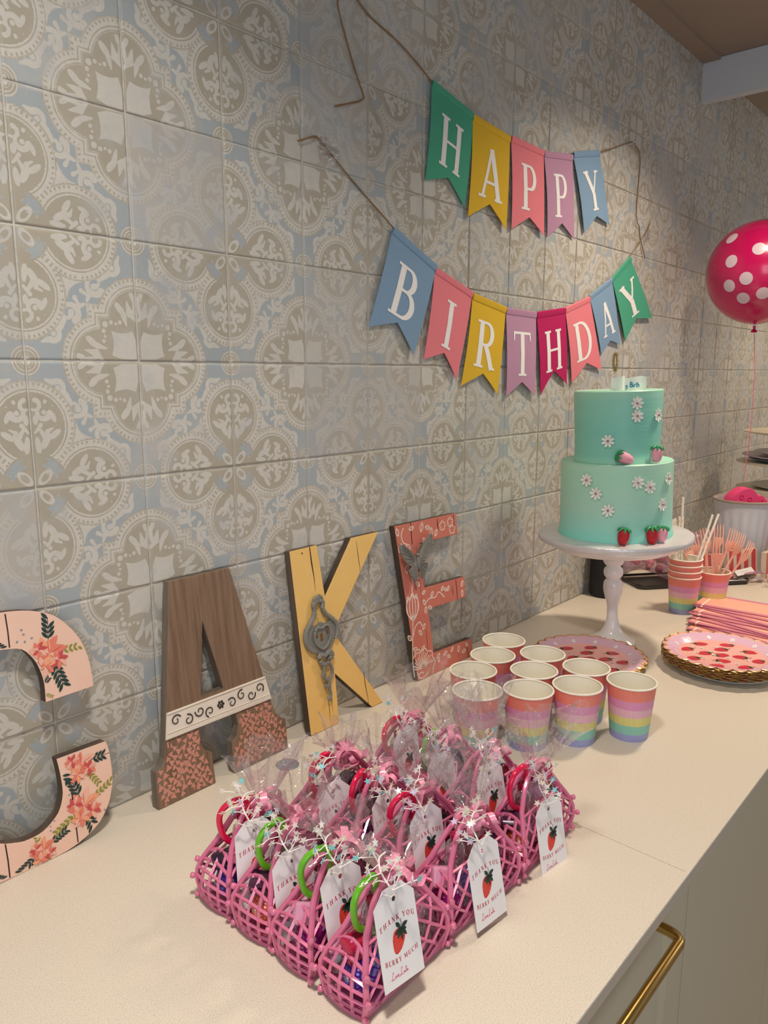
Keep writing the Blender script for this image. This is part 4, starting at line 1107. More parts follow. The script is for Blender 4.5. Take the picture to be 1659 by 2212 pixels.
# straws (white with a gold foil sheen) and forks
MT_STRAW = simple('cream_paper_straw', srgb(254, 246, 230), .4, noise=.05)
MT_STRAWG = simple('gold_foil_dash', srgb(206, 176, 110), .3, .6)
def straw(dx, dy, lx, ly, L, lb):
    b = Vector((bx+dx, by+dy, .9505 + .001)); tip = Vector((lx, ly, L)); 
    t = thing('paper_straw', lb, 'straw', b, group='paper straws in the nested cups')
    tip.z += .055; t.rotation_euler = tip.to_track_quat('Z', 'Y').to_euler(); ln = tip.length
    m = M(); m.lathe([(.0022, 0), (.0030, 0), (.0030, ln), (.0022, ln), (.0022, 0)], 10, cap=False); m.build('tube', MT_STRAW, t, smooth=True)
    m = M()
    for k in range(int(ln/.016)):
        a = k*1.1; m.tube([(.0031*math.cos(a), .0031*math.sin(a), k*.016+.003), (.0031*math.cos(a+.5), .0031*math.sin(a+.5), k*.016+.011)], .0005, 4)
    o = m.build('gold_dashes', MT_STRAWG, t); o['kind'] = 'stuff'
sl = [(-.010,.004,-.046,.020,.135),(-.008,.006,-.038,.018,.135),(-.006,.009,-.030,.016,.137),(-.003,.011,-.022,.014,.138),(.001,.013,-.004,.010,.14),(.006,.010,.000,.008,.14),(.010,.014,-.006,.006,.19),(-.012,-.012,.040,-.036,.150),(-.004,-.014,.052,-.042,.150)]
slb = ['cream paper straw leaning farthest toward the cake stand', 'cream paper straw second from the cake stand side', 'cream paper straw third from the cake stand side', 'cream paper straw fourth from the cake stand side', 'cream paper straw fifth from the cake stand side', 'cream paper straw upright in the middle of the bunch',
  'tallest cream paper straw rising past the cake board edge', 'leaning paper straw crossing in front toward the forks', 'second leaning paper straw, tip closest to the forks']
for a, lb in zip(sl, slb): straw(*a, lb)
MT_FORK = simple('peach_plastic', srgb(254, 190, 164), .25, noise=.02, coat=.3)
def make_fork(mat, nm='plastic_fork'):
    t = thing(nm, 'x', 'fork')
    m = M(); m.tube([(0, 0, 0), (0, .0005, .01), (0, .0012, .05), (0, .0005, .088), (0, -.0004, .098)], [.0048, .0052, .0042, .0030, .0038], 8, flat=.45); P(m.build('handle', mat, t, smooth=True))
    m = M(); b = m.base(); prof = [(.0028, .095, -.0003), (.0060, .102, -.0016), (.0105, .110, -.0026), (.0118, .118, -.0030), (.0118, .126, -.0026)]
    n = len(prof)
    for s_ in (.0006, -.0006):
        for w_, z, y in prof: m.v += [(-w_, y+s_+.0012, z), (0, y+s_, z), (w_, y+s_+.0012, z)]
    for i in range(n-1):
        for j in range(2):
            q = b+i*3+j; m.face([q, q+1, q+4, q+3]); q2 = q+n*3; m.face([q2+3, q2+4, q2+1, q2])
    for i in range(n-1):
        for j in (0, 2): q = b+i*3+j; m.face([q, q+3, q+3+n*3, q+n*3])
    for j in range(2): q = b+(n-1)*3+j; m.face([q, q+1, q+1+n*3, q+n*3]); q = b+j; m.face([q, q+1, q+1+n*3, q+n*3])
    for k in range(4):
        x = -.0098 + k*.00653
        m.tube([(x, -.0016, .124), (x, -.0005, .138), (x*1.02, .0022, .150), (x*1.02, .0046, .158)], [.0016, .0014, .0012, .0005], 6)
    P(m.build('tines', mat, t, smooth=True)); return t
f0 = make_fork(MT_FORK)
fx, fy = 1.602, -.308
fk = [(-.012,.012,-.040,.034,.10,'peach fork leaning deep behind the straws'), (-.006,.016,-.022,.026,.11,'peach fork behind the tall straw tips'), (.0,.012,-.006,.012,.115,'peach fork with its tines just left of the tallest one'),
      (.002,.004,.008,-.004,.125,'tallest upright peach fork in the cup'), (.010,.004,.030,-.024,.115,'peach fork curving over toward the bowl'), (.014,-.004,.036,-.034,.112,'peach fork fanned out at the bowl side'),
      (.010,-.012,.030,-.042,.095,'lowest peach fork, fanned farthest toward the front'), (-.004,-.010,-.018,-.004,.100,'peach fork low in the cup beside the straw stack')]
for i, (dx, dy, lx, ly, lz, lb) in enumerate(fk):
    q = Vector((0, 0, 1)).rotation_difference(Vector((lx, ly, lz))); e = (q @ Euler((0, 0, -.85 + [.3, -.2, .1, 0, .15, .3, .35, -.4][i])).to_quaternion()).to_euler()
    pos = (fx+dx*.9, fy+dy*.9, .9065 + [.026, .030, .036, .046, .040, .034, .022, .014][i])
    if i == 0: f0.scale = (1.15, 1.15, 1.05); f0.location = pos; f0.rotation_euler = e; f0['label'] = lb; f0['group'] = 'peach forks standing in the cup'
    else: dup(f0, pos, None, lb, 'peach forks standing in the cup', rot=e)

# ---------------------------------------------------------------- scalloped plates
MT_PLB = simple('plate_pink', srgb(246, 178, 170), .22, noise=.01, coat=.3)
MT_GOLD = simple('gold_foil_rim', srgb(190, 156, 96), .28, .8, noise=.1)
MT_PLD = simple('plate_underside', srgb(226, 214, 206), .5)
def plate_top_mat():
    t = NT('plate_print'); v = t.coords('Object'); s = t.add('ShaderNodeSeparateXYZ'); t.link(v, s.inputs[0])
    x, y = s.outputs['X'], s.outputs['Y']
    r = t.math('SQRT', t.math('ADD', t.math('MULTIPLY', x, x), t.math('MULTIPLY', y, y)))
    c = t.mix(t.step(r, .0845, .0855), srgb(250, 184, 174), srgb(232, 190, 212))
    # blush scallops again towards the rim
    c = t.mix(t.step(r, .1075, .109), c, srgb(248, 182, 176))
    t.link(c, t.p.inputs['Base Color']); t.p.inputs['Roughness'].default_value = .18; t.p.inputs['Coat Weight'].default_value = .4; t.p.inputs['Coat Roughness'].default_value = .08
    return t.m
MT_PLT = plate_top_mat()
NS = 24
scal = lambda t, r, z: 1.0 if r < .10 else 1 + (.085*(abs(math.cos(NS*t/2))**.6) - .060)*((r-.10)/.015 if r < .115 else 1)
prof = [(.0, .0000), (.078, .0), (.084, .0020), (.098, .0095), (.108, .0115), (.1145, .0120)]
def make_plate():
    t = thing('scalloped_plate', 'x', 'plate')
    n = NS*6
    m = M(); m.lathe([(r, z+.0006) for r, z in prof], n, rf=scal, cap=False); P(m.build('face', MT_PLT, t, smooth=True))
    m = M(); m.lathe(prof, n, rf=scal, cap=False); P(m.build('underside', MT_PLD, t, smooth=True))
    m = M(); pts = []
    for j in range(n):
        a = 2*PI*j/n; q = .1150*scal(a, .115, 0); pts.append((q*math.cos(a), q*math.sin(a), .0124))
    m.tube(pts, .0009, 5, closed=True, up=(0, 0, 1), flat=1.6); P(m.build('gold_rim', MT_GOLD, t, smooth=True))
    return t
pl0 = make_plate()
PMS = [simple('print_berry', srgb(206, 34, 58), .3, noise=.2, nscale=300), simple('print_green', srgb(92, 104, 74), .4), simple('print_white', srgb(252, 246, 240), .4), simple('print_yellow', srgb(216, 176, 96), .4)]
def plate_print(parent, seed):
    r = random.Random(seed); m = M(); fn = lambda x, y, d: (x, y, d)
    spots = []
    for k in range(1): spots.append((.0, .0))
    for k in range(4): a = 2*PI*k/4+.3; spots.append((.034*math.cos(a), .034*math.sin(a)))
    for k in range(8): a = 2*PI*k/8+.1; spots.append((.069*math.cos(a), .069*math.sin(a)))
    for i, (x, y) in enumerate(spots):
        a = r.uniform(-.35, .35) + (-.85 if i % 3 else 2.3); c, s = math.cos(a), math.sin(a); L = .0150
        out = [(-1, 0), (-.8, .28), (-.3, .48), (.35, .55), (.8, .45), (1, .1), (1, -.1), (.8, -.45), (.35, -.55), (-.3, -.48), (-.8, -.28)]
        m.cur = 0; m.poly([(x+L*(u*c-v*1.35*s), y+L*(u*s+v*1.35*c)) for u, v in out], fn, .0010)
        m.cur = 1
        for da in (-.9, -.3, .3, .9): leafshape(m, x+L*.98*c, y+L*.98*s, L*.6, L*.28, a+PI+da, fn, .0012)
        stroke(m, [(x+L*c, y+L*s), (x+L*1.25*c, y+L*1.25*s), (x+L*1.45*c, y+L*1.45*s)], L*.12, fn, .0012)
    fl = [(.048*math.cos(2*PI*k/9+.5), .048*math.sin(2*PI*k/9+.5), .0) for k in range(7)] + [(.016*math.cos(2*PI*k/3), .016*math.sin(2*PI*k/3), 0) for k in range(3)] + [(.0915*math.cos(2*PI*k/12), .0915*math.sin(2*PI*k/12), .0058) for k in range(12)]
    for x, y, z in fl:
        m.cur = 2
        for q in range(5): a = 2*PI*q/5; leafshape(m, x, y, .0052, .0040, a, lambda px, py, d: (px, py, z + .0010 + (math.hypot(px, py)-.0915)*.5*(1 if z else 0) + .0003), 0)
        m.cur = 3; m.poly([(x+.0013*math.cos(q*PI/3), y+.0013*math.sin(q*PI/3)) for q in range(6)], lambda px, py, d: (px, py, z+.0019), 0)
    o = m.build('strawberry_print', PMS, parent, fix=True); o['label'] = 'printed strawberries and small daisies'; return o
def stack(cx, cy, n, z0, gl, side, top_label, dz=.00215):
    global first_plate
    for k in range(n):
        rr_ = random.Random(k*7+int(cx*100)); x, y = cx+rr_.uniform(-.0014, .0014), cy+rr_.uniform(-.0014, .0014)
        last = k == n-1
        lb = top_label if last else ('%s scalloped plate from the bottom of the %s' % (ORD[k], side) if k else 'lowest scalloped plate of the %s' % side)
        g = gl
        if not first_plate[0]:
            first_plate[0] = True; o = pl0; o.location = (x, y, z0+dz*k); o.rotation_euler = (0, 0, rr_.uniform(0, 6)); o['label'] = lb; o['group'] = g
        else: o = dup(pl0, (x, y, z0+dz*k), rr_.uniform(-.05, .05)+ (.26 if k % 2 else 0) + (.13 if k % 3 == 0 else 0), lb, g)
        if last: pass_top.append(o)
ORD = 'first second third fourth fifth sixth seventh eighth ninth tenth eleventh twelfth'.split()
first_plate = [False]; pass_top = []
stack(1.0225, -.2490, 6, .9, 'plates in the stack behind the cups', 'plate stack behind the cups', 'strawberry plate on top of the stack behind the cups', .0014)
stack(1.1760, -.4700, 13, .9066, 'plates in the stack at the right', 'plate stack near the napkins', 'strawberry plate on top of the stack near the napkins', .00175)
for i, o in enumerate(pass_top): plate_print(o, 11+i)
wp = thing('round_plate', 'plain white plate at the bottom of the stack near the napkins', 'plate', (1.180, -.4720, .9))
M().lathe([(.0, 0), (.075, 0), (.083, .003), (.100, .0075), (.103, .0085), (.1025, .0092), (.096, .0075), (.078, .0020), (.0, .0020)], 72).build('dish', simple('white_paper_plate', srgb(226, 236, 238), .35), wp, smooth=True)
M().lathe([(.0, .0021), (.070, .0021), (.072, .0066), (.0, .0066)], 48).build('filling', simple('plate_core', srgb(190, 176, 160), .6), wp)

# ---------------------------------------------------------------- paper napkins, fanned
def napkin_mat():
    t = NT('striped_napkin'); v = t.coords('Object'); s = t.add('ShaderNodeSeparateXYZ'); t.link(v, s.inputs[0])
    oi = t.add('ShaderNodeObjectInfo')
    y = t.math('FRACT', t.math('ADD', t.math('MULTIPLY', s.outputs['Y'], 9.0), .30))
    c = t.ramp(y, [(0, srgb(252, 176, 152)), (.70, srgb(252, 176, 152)), (.71, srgb(208, 128, 146)), (.86, srgb(208, 128, 146)), (.87, srgb(252, 176, 152))], 'CONSTANT')
    xx = t.math('ABSOLUTE', t.math('ADD', s.outputs['X'], .096)); c = t.mix(t.math('LESS_THAN', xx, .0022), c, srgb(255, 226, 210))
    t.link(c, t.p.inputs['Base Color']); t.p.inputs['Roughness'].default_value = .75; return t.m
MT_NAP = napkin_mat()
def make_napkin():
    t = thing('paper_napkin', 'x', 'napkin')
    for q, (zz, dd) in enumerate(((0, 0), (.0011, .0025))):
        m = M(); nx, ny = 12, 10; w, h = .115-dd, .062
        b = m.base()
        for s_ in (0, .0009):
            for i in range(nx+1):
                for j in range(ny+1):
                    x = -w + 2*w*i/nx; y = -h + 2*h*j/ny
                    m.v.append((x, y, zz + s_ + .0008*math.sin(5*y/h+q)*0))
        k = (nx+1)*(ny+1)
        for i in range(nx):
            for j in range(ny):
                a = b+i*(ny+1)+j; m.face([a+k, a+ny+1+k, a+ny+2+k, a+1+k]); m.face([a+1, a+ny+2, a+ny+1, a])
        edge = [b+i*(ny+1) for i in range(nx+1)] + [b+nx*(ny+1)+j for j in range(1, ny+1)] + [b+i*(ny+1)+ny for i in range(nx-1, -1, -1)] + [b+j for j in range(ny-1, 0, -1)]
        for a, e in zip(edge, edge[1:]+edge[:1]): m.face([a, e, e+k, a+k])
        P(m.build('ply', MT_NAP, t))
    return t
np0 = make_napkin()
nl = ['lowest peach napkin of the fanned pile', 'peach napkin second from the bottom of the fanned pile', 'peach napkin third from the bottom of the fanned pile', 'peach napkin fourth from the bottom of the fanned pile', 'peach napkin fifth from the bottom of the fanned pile', 'peach napkin in the middle of the fanned pile',
      'peach napkin just above the middle of the fan', 'peach napkin fifth from the top of the fan', 'peach napkin fourth from the top of the fan', 'peach napkin third from the top of the fan', 'peach napkin second from the top of the fan', 'top peach napkin of the fanned pile']
for k in range(12):
    f = k/11
    cx, cy = 1.412+.150*f**1.25, -.452 + .040*f + .004*math.sin(k*2.3)
    rz = math.radians(-100 + 9*math.sin(k*1.9) + 6*f); loc = (cx, cy, .9008+.0024*k)
    rot = Euler((math.radians(-1.2 if k else 0), 0, rz), 'XYZ')
    if k == 0: np0.location = loc; np0.rotation_euler = rot; np0['label'] = nl[0]; np0['group'] = 'fanned peach paper napkins'
    else: dup(np0, loc, None, nl[k], 'fanned peach paper napkins', rot=rot)

# ---------------------------------------------------------------- balloon
bl = thing('party_balloon', 'round hot pink balloon with white polka dots', 'balloon', (2.041, -.229, 1.796))
t = NT('pink_latex'); t.p.inputs['Base Color'].default_value = srgb(216, 14, 78); t.p.inputs['Roughness'].default_value = .22; t.p.inputs['Coat Weight'].default_value = .5; t.p.inputs['Coat Roughness'].default_value = .1
v = t.coords('Object'); n = t.noise(v, 4, 2); t.link(t.mix(n, srgb(196, 6, 84), srgb(210, 16, 96)), t.p.inputs['Base Color']); MT_BAL = t.m
MT_DOT = simple('white_balloon_dot', srgb(226, 200, 210), .3)
BR = .1445
def bal(th, ph):      # th from top
    r = BR*(1 + (.0 if th < 1.9 else .035*((th-1.9)/1.24)**2)); return Vector((r*math.sin(th)*math.cos(ph), r*math.sin(th)*math.sin(ph), r*math.cos(th)))
m = M(); m.lathe([(max(1e-5, bal(PI*i/28, 0).x), bal(PI*i/28, 0).z) for i in range(29)][::-1], 48); m.build('skin', MT_BAL, bl, smooth=True)
m = M()
toC = (CAM - Vector((2.041, -.229, 1.796))).normalized()
RX = Vector(RR[0]); RU = -Vector(RR[1])
def dot_at(px, py, rad=.0178):
    u, v_ = px*BR, py*BR; w_ = math.sqrt(max(0, BR*BR-u*u-v_*v_)); c = (RX*u+RU*v_+toC*w_).normalized()
    a = c.orthogonal().normalized(); b2 = c.cross(a); b = m.base(); m.v.append(tuple(c*(BR*1.0035)))
    for ring in (.5, 1.0):
        for i in range(18):
            q = 2*PI*i/18; d_ = (c*BR + (a*math.cos(q)+b2*math.sin(q))*rad*ring).normalized(); m.v.append(tuple(d_*(BR*1.0035)))
    for i in range(18):
        m.face([b, b+1+i, b+1+(i+1) % 18]); m.face([b+1+i, b+19+i, b+19+(i+1) % 18, b+1+(i+1) % 18])
for px, py in ((-.62, .24), (0, .40), (-.29, -.14), (-.72, -.33), (.08, -.44), (-.38, -.62), (.05, .97), (.35, .0), (.62, .45), (.60, -.40), (.25, -.85), (-.55, .68)):
    dot_at(px, py)
o = m.build('polka_dots', MT_DOT, bl, smooth=True); o['kind'] = 'stuff'
m = M(); m.lathe([(.0035, -.152), (.0045, -.158), (.003, -.162), (.010, -.170), (.009, -.172), (.0, -.166)], 12); m.build('knot', MT_BAL, bl, smooth=True)
M().tube([(0, 0, -.162), (.01, -.01, -.30), (.02, -.01, -.45), (.03, 0, -.62)], .0012, 5).build('string', simple('pink_ribbon_string', srgb(236, 120, 150), .4), bl)

# ---------------------------------------------------------------- things at the far end of the worktop
MT_CREAM = simple('cream_enamel', srgb(226, 214, 190), .35)
MT_TRAY = simple('black_tray', srgb(44, 40, 38), .35)
ty = thing('black_tray', 'low black serving tray behind the cups of straws and forks', 'tray', (1.795, -.167, .9), math.radians(-38))
m = M(); m.rbox((-.175, -.060, 0), (.175, .060, .0035), .02, 4); m.build('base', MT_TRAY, ty)
ring = []
for cx, cy, a0 in ((.152, .037, 0), (-.152, .037, 90), (-.152, -.037, 180), (.152, -.037, 270)):
    for k in range(5): a = math.radians(a0+22.5*k); ring.append((cx+.026*math.cos(a), cy+.026*math.sin(a), .010))
M().tube(ring, .0035, 6, closed=True, flat=.5, up=(0, 0, 1)).build('raised_rim', MT_TRAY, ty, smooth=True)
# fluted white bowl with pink sponges
bw = thing('fluted_bowl', 'white fluted tub behind the forks, piled with pink things', 'bowl', (2.075, -.235, .9)); bw.scale = (.76, .76, 1.10)
MT_TUB = simple('white_tub', srgb(206, 206, 214), .5)
flut = lambda t, r, z: 1 + (.035*abs(math.cos(9*t)) if .02 < z < .155 else 0)
m = M(); m.lathe([(.0, 0), (.085, 0), (.088, .01), (.094, .025), (.105, .15), (.107, .156), (.112, .190), (.114, .200), (.108, .200), (.104, .16), (.085, .02), (.0, .018)], 180, rf=flut); m.build('shell', MT_TUB, bw, smooth=True)
m = M(); m.tube([(.1165*math.cos(q), .1165*math.sin(q), .200) for q in [2*PI*i/40 for i in range(40)]], .0035, 6, closed=True, flat=1.5, up=(0, 0, 1)); m.build('rolled_rim', simple('grey_rim', srgb(160, 142, 128), .5), bw, smooth=True)
MT_SPG = simple('hot_pink_sponge', srgb(244, 72, 130), .6, noise=.1, nscale=60)
MT_SPG2 = simple('coral_ball_plastic', srgb(214, 70, 78), .4)
def wedge(loc, rz, s, lb):
    t = thing('pink_sponge_wedge', lb, 'sponge toy', loc, rz, 'pink toys in the tub')
    m = M(); pr = [(-.055, 0), (-.050, .022), (-.030, .042), (-.005, .052), (.020, .046), (.052, .0)]; q = catmull(pr, 3, False)
    m.poly([(x*s, y*s) for x, y in q], lambda x, y, d: (x, d, y), -.026*s, .026*s); o = m.build('body', MT_SPG, t, smooth=False)
    mod = o.modifiers.new('soft', 'BEVEL'); mod.width = .004; mod.segments = 2
    m = M()
    for x, y in ((-.022, .026), (.006, .018)): m.tube([(x*s+.006*math.cos(k*PI/4), -.0268*s, y*s+.006*math.sin(k*PI/4)) for k in range(8)], .0014, 5, closed=True)
    m.build('dimple', simple('deep_pink', srgb(216, 42, 100), .6), t); return t
wedge((2.055, -.238, 1.1085), math.radians(-46), .95, 'hot pink rounded sponge wedge on top of the tub')
wedge((2.125, -.262, 1.100), math.radians(-60), .55, 'second hot pink sponge wedge behind the first one')
o = M().ball((0, 0, 0), .017, 12).build('play_ball', MT_SPG2, smooth=True, loc=(2.115, -.195, 1.118)); tag(o, 'small coral ball behind the pink sponge wedge', 'ball', 'pink toys in the tub')
M().lathe([(.0, 0), (.098, 0), (.098, .004), (.0, .004)], 30).build('pink_filler', simple('pink_filler', srgb(150, 90, 96), .7), bw).location = (0, 0, .178)
# tower of cake plates
tw = thing('tiered_stand', 'cream three tier stand at the far end of the worktop', 'tiered stand', (2.55, -.275, .9))
for z, r in ((.195, .20), (.290, .205), (.398, .19)):
    M().lathe([(.0, z-.006), (r*.7, z-.006), (r, z+.004), (r+.002, z+.007), (r-.002, z+.008), (.0, z+.003)], 56).build('tier_plate', MT_CREAM, tw, smooth=True)
M().lathe([(.0, 0), (.09, 0), (.09, .008), (.02, .016), (.014, .03), (.014, .42), (.02, .44), (.0, .45)], 24).build('pole', MT_CREAM, tw, smooth=True)
for (z, r, c, lb, dx) in ((.2985, .165, srgb(120, 152, 176), 'dull blue plate lying on the middle tier', .0), (.3105, .190, srgb(204, 186, 196), 'pale lilac plate lying on the blue plate', 0), (.3225, .150, srgb(214, 204, 206), 'small pale plate on the lilac plate', .01), (.2035, .150, srgb(214, 206, 190), 'cream plate on the lowest tier', 0)):
    o = M().lathe([(.016, 0), (r*.8, 0), (r, .009), (r, .011), (r*.8, .003), (.016, .003), (.016, 0)], 48, cap=False).build('display_plate', simple('plate_glaze', c, .35), smooth=True, loc=(2.55, -.275, .9+z)); tag(o, lb, 'plate', 'plates on the tiered stand')
# zip bag with red and pink sweets
MT_BAG = clear_mat('clear_bag_film', tint=(.93, .86, .90, 1), gloss=.16, rough=.14, bump=.6, scale=45, haze=.22, hcol=(.75, .45, .55, 1))
def pillow(sx, sy, sz, seed, n=14):
    r = random.Random(seed); m = M(); b = m.base()
    for s_ in (1, -1):
        for i in range(n+1):
            for j in range(n+1):
                u, v_ = 2*i/n-1, 2*j/n-1; e = (max(0, (1-u**4)*(1-v_**4)))**.6
                m.v.append((u*sx, s_*e*sy*(1+.25*math.sin(3*u+seed)*math.cos(4*v_)) + .004*r.uniform(-1, 1)*e, v_*sz + .006*math.sin(4*u+seed)))
    k = (n+1)*(n+1)
    for s_ in (0, 1):
        for i in range(n):
            for j in range(n):
                a = b+s_*k+i*(n+1)+j; q = [a, a+n+1, a+n+2, a+1]; m.face(q if s_ else q[::-1])
    return m
zb = thing('zip_bag', 'clear zip bag with pink seal and red sweets by the wall', 'bag', (1.735, -.085, .9045+.068), rot=(math.radians(-28), math.radians(14), math.radians(-40)))
pillow(.085, .030, .050, 2).build('film', MT_BAG, zb, smooth=True)
M().tube([(-.085, -.002, .050), (0, -.004, .054), (.085, -.002, .052)], .003, 6, flat=.5).build('seal', simple('magenta_zip_seal', srgb(200, 40, 110), .4), zb)
rr_ = random.Random(4)
MT_SW = [simple('red_sweet', srgb(190, 34, 54), .35), simple('rose_sweet', srgb(238, 140, 158), .4), simple('crimson_sweet', srgb(150, 20, 50), .3)]
for k in range(20):
    x, z = -.06+.12*((k*7) % 20)/19, rr_.uniform(-.036, .026)
    m = M(); m.rbox((-.013, -.007, -.010), (.013, .007, .010), .003, 2) if k % 2 else m.ball((0, 0, 0), .012, 10)
    o = m.build('wrapped_sweet', MT_SW[k % 3], smooth=(k % 2 == 0)); o.matrix_world = Matrix.Translation(zb.location) @ zb.rotation_euler.to_matrix().to_4x4() @ Matrix.Translation((x, rr_.uniform(-.008, .008), z)) @ Euler((k, k*2, k*.7)).to_matrix().to_4x4()
    tag(o, ('red', 'pale pink', 'dark red')[k % 3] + ' sweet inside the zip bag by the wall', 'sweet', 'sweets in the zip bag')
# bundle of clear bags and striped paper bags
tag(pillow(.11, .030, .060, 5).build('clear_packet', MT_BAG, smooth=True), 'crumpled clear packet standing behind the peach forks', 'packet').matrix_world = Matrix.Translation((1.90, -.135, .968)) @ Euler((math.radians(-18), 0, math.radians(-38))).to_matrix().to_4x4()
def paperbag(loc, rz, lean, lb, stripes, w=.055, h=.085):
    t = thing('paper_bag', lb, 'bag', loc, rot=(lean, 0, rz), group='striped paper bags on the tray')
    m = M(); m.box((-w, -.007, 0), (w, .007, h)); m.build('body', simple('bag_paper', srgb(214, 196, 172), .8), t)
    m = M(); n = stripes
    for k in range(n):
        x = -w + 2*w*(k+.5)/n; m.box((x-w/n*.55, -.0076, .002), (x+w/n*.55, -.0069, h-.001))
    o = m.build('stripes', simple('red_stripe_print', srgb(206, 74, 78), .8), t); o['kind'] = 'stuff'
paperbag((1.935, -.283, .9045), math.radians(-30), -.12, 'red striped paper bag standing on the tray in front of the tub', 4)
paperbag((1.975, -.350, .900), math.radians(-8), -.05, 'beige folded paper bag beside the red striped bag', 9, .040, .09)
paperbag((1.872, -.212, .9045), math.radians(-36), -.20, 'red striped paper bag leaning nearest the peach forks', 5, .045, .07)
cdt = thing('name_card', 'small white folded card lying on the tray', 'card', (1.905, -.300, .932), rot=(math.radians(38), math.radians(-8), math.radians(-34)))
M().box((-.030, -.010, 0), (.030, .010, .0008)).build('front_flap', simple('card_white', srgb(226, 222, 218), .7), cdt)
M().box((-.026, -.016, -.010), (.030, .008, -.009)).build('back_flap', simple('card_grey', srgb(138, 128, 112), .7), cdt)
m = M()
for w_ in range(2):
    stroke(m, [(-.012+w_*.013+.0011*i, .0012*math.sin(i*1.9)) for i in range(10)], .0005, lambda x, y, d: (x, y, .0010), 0)
m.build('writing', simple('grey_ink', srgb(90, 84, 84), .7), cdt)
wf = make_fork(simple('pale_plastic', srgb(214, 208, 218), .3)); wf.location = (1.845, -.262, .9095); wf.rotation_euler = Euler((math.radians(-90), math.radians(0), math.radians(-128))); wf['label'] = 'pale plastic fork lying on the front of the tray'; wf['group'] = 'loose forks on the tray'
lf = make_fork(simple('lilac_plastic', srgb(176, 128, 150), .3)); lf.location = (1.835, -.225, .912); lf.rotation_euler = Euler((math.radians(-82), 0, math.radians(-140))); lf['label'] = 'dusty lilac plastic fork lying behind the pale fork'; lf['group'] = 'loose forks on the tray'
def scoop(loc, rot, lb, col):
    t = thing('toy_scoop', lb, 'toy', loc, rot=rot, group='pink plastic toys beside the tub')
    M().ball((0, 0, 0), .026, 14, (1, .7, .6)).build('cup', col, t, smooth=True); M().tube([(.018, 0, .004), (.05, 0, .022), (.075, 0, .028)], [.007, .006, .004], 8).build('handle', col, t, smooth=True)
cc = simple('coral_plastic', srgb(244, 112, 116), .25, coat=.4); c2_ = simple('orchid_plastic', srgb(206, 78, 140), .25, coat=.4)
scoop((2.085, -.345, .995), (0, -.7, 2.6), 'coral plastic scoop at the picture edge in front of the tub', cc)
scoop((2.115, -.375, .975), (0, -.2, 2.2), 'orchid plastic scoop below the coral scoop', c2_)
tag(M().rbox((-.07, -.05, 0), (.07, .05, .058), .012, 3).build('toy_box', simple('kraft_board', srgb(186, 160, 124), .8), loc=(2.125, -.375, .9)), 'small kraft box under the pink scoops at the picture edge', 'box')
# curled white paper shred
m = M(); rr_ = random.Random(8)
for k in range(70):
    x, y, z = 1.930+rr_.uniform(-.05, .05), -.385+rr_.uniform(-.022, .022), .902+rr_.uniform(0, .028)
    a = rr_.uniform(0, 6); pts = [(x+.004*math.cos(a+q*1.1)+q*.0022*math.cos(a), y+.004*math.sin(a+q*1.1)+q*.0022*math.sin(a), z+.002*math.sin(q*1.7)) for q in range(7)]
    m.tube(pts, .0012, 4, flat=.3)
tag(m.build('paper_shred', simple('white_paper_shred', srgb(224, 214, 198), .6)), 'loose white crinkled paper shred on the tray', 'paper shred', kind='stuff')

# ---------------------------------------------------------------- favour bags: pink jelly baskets with sweets, wrap, ribbon, tag
def pearl(name, c, rough=.22, trans=0.0):
    t = NT(name); v = t.coords('Object'); n = t.noise(v, 25, 2)
    cc = t.mix(n, c, tuple(min(1, x*1.18) for x in c[:3])+(1,)); t.link(cc, t.p.inputs['Base Color'])
    t.p.inputs['Roughness'].default_value = rough; t.p.inputs['Coat Weight'].default_value = .5; t.p.inputs['Coat Roughness'].default_value = .12
    t.p.inputs['Metallic'].default_value = .12; t.p.inputs['Subsurface Weight'].default_value = .0
    if trans: t.p.inputs['Transmission Weight'].default_value = trans
    return t.m
MT_JEL = pearl('pearly_pink_plastic', srgb(214, 116, 150))
MT_JELD = pearl('pearly_deep_pink_plastic', srgb(198, 92, 132))
BL, BWd = .061, .0235           # half length, half width at the foot
def halfw(z):                   # half width (y) of the basket at height z
    k = min(1, z/.10); return BWd + .0075*math.sin(PI*min(1, z/.072)) - .0185*max(0, (z-.028)/.078)**1.15
def sidex(z): return BL*(1 + .055*math.sin(PI*min(1, z/.06))) - .040*max(0, (z-.040)/.066)**1.5
def frame_path(s):              # closed arch rod of one side panel
    pts = [(-sidex(z), z) for z in (.0015, .012, .025, .038, .050, .062, .074, .086, .096)] + [(-.021, .1035), (-.012, .1075), (.012, .1090), (.021, .1060)] + [(sidex(z), z) for z in (.096, .086, .074, .062, .050, .038, .025, .012, .0015)]
    return [(x, s*halfw(z), z) for x, z in pts]
def wire_from_grid(verts, faces, th, off=0.0):
    me = bpy.data.meshes.new('t'); me.from_pydata(verts, [], faces); bm = bmesh.new(); bm.from_mesh(me)
    bmesh.ops.remove_doubles(bm, verts=bm.verts, dist=1e-5)
    bmesh.ops.wireframe(bm, faces=bm.faces[:], thickness=th, offset=off, use_replace=True, use_boundary=True, use_even_offset=True)
    me2 = bpy.data.meshes.new('lattice'); bm.to_mesh(me2); bm.free(); bpy.data.meshes.remove(me); return me2
def mesh_obj(name, me, mat, parent, smooth=False):
    me.name = name; me.materials.clear(); me.materials.append(mat)
    if smooth: me.polygons.foreach_set('use_smooth', [True]*len(me.polygons))
    o = bpy.data.objects.new(name, me); sc.collection.objects.link(o); o.parent = parent; return P(o)
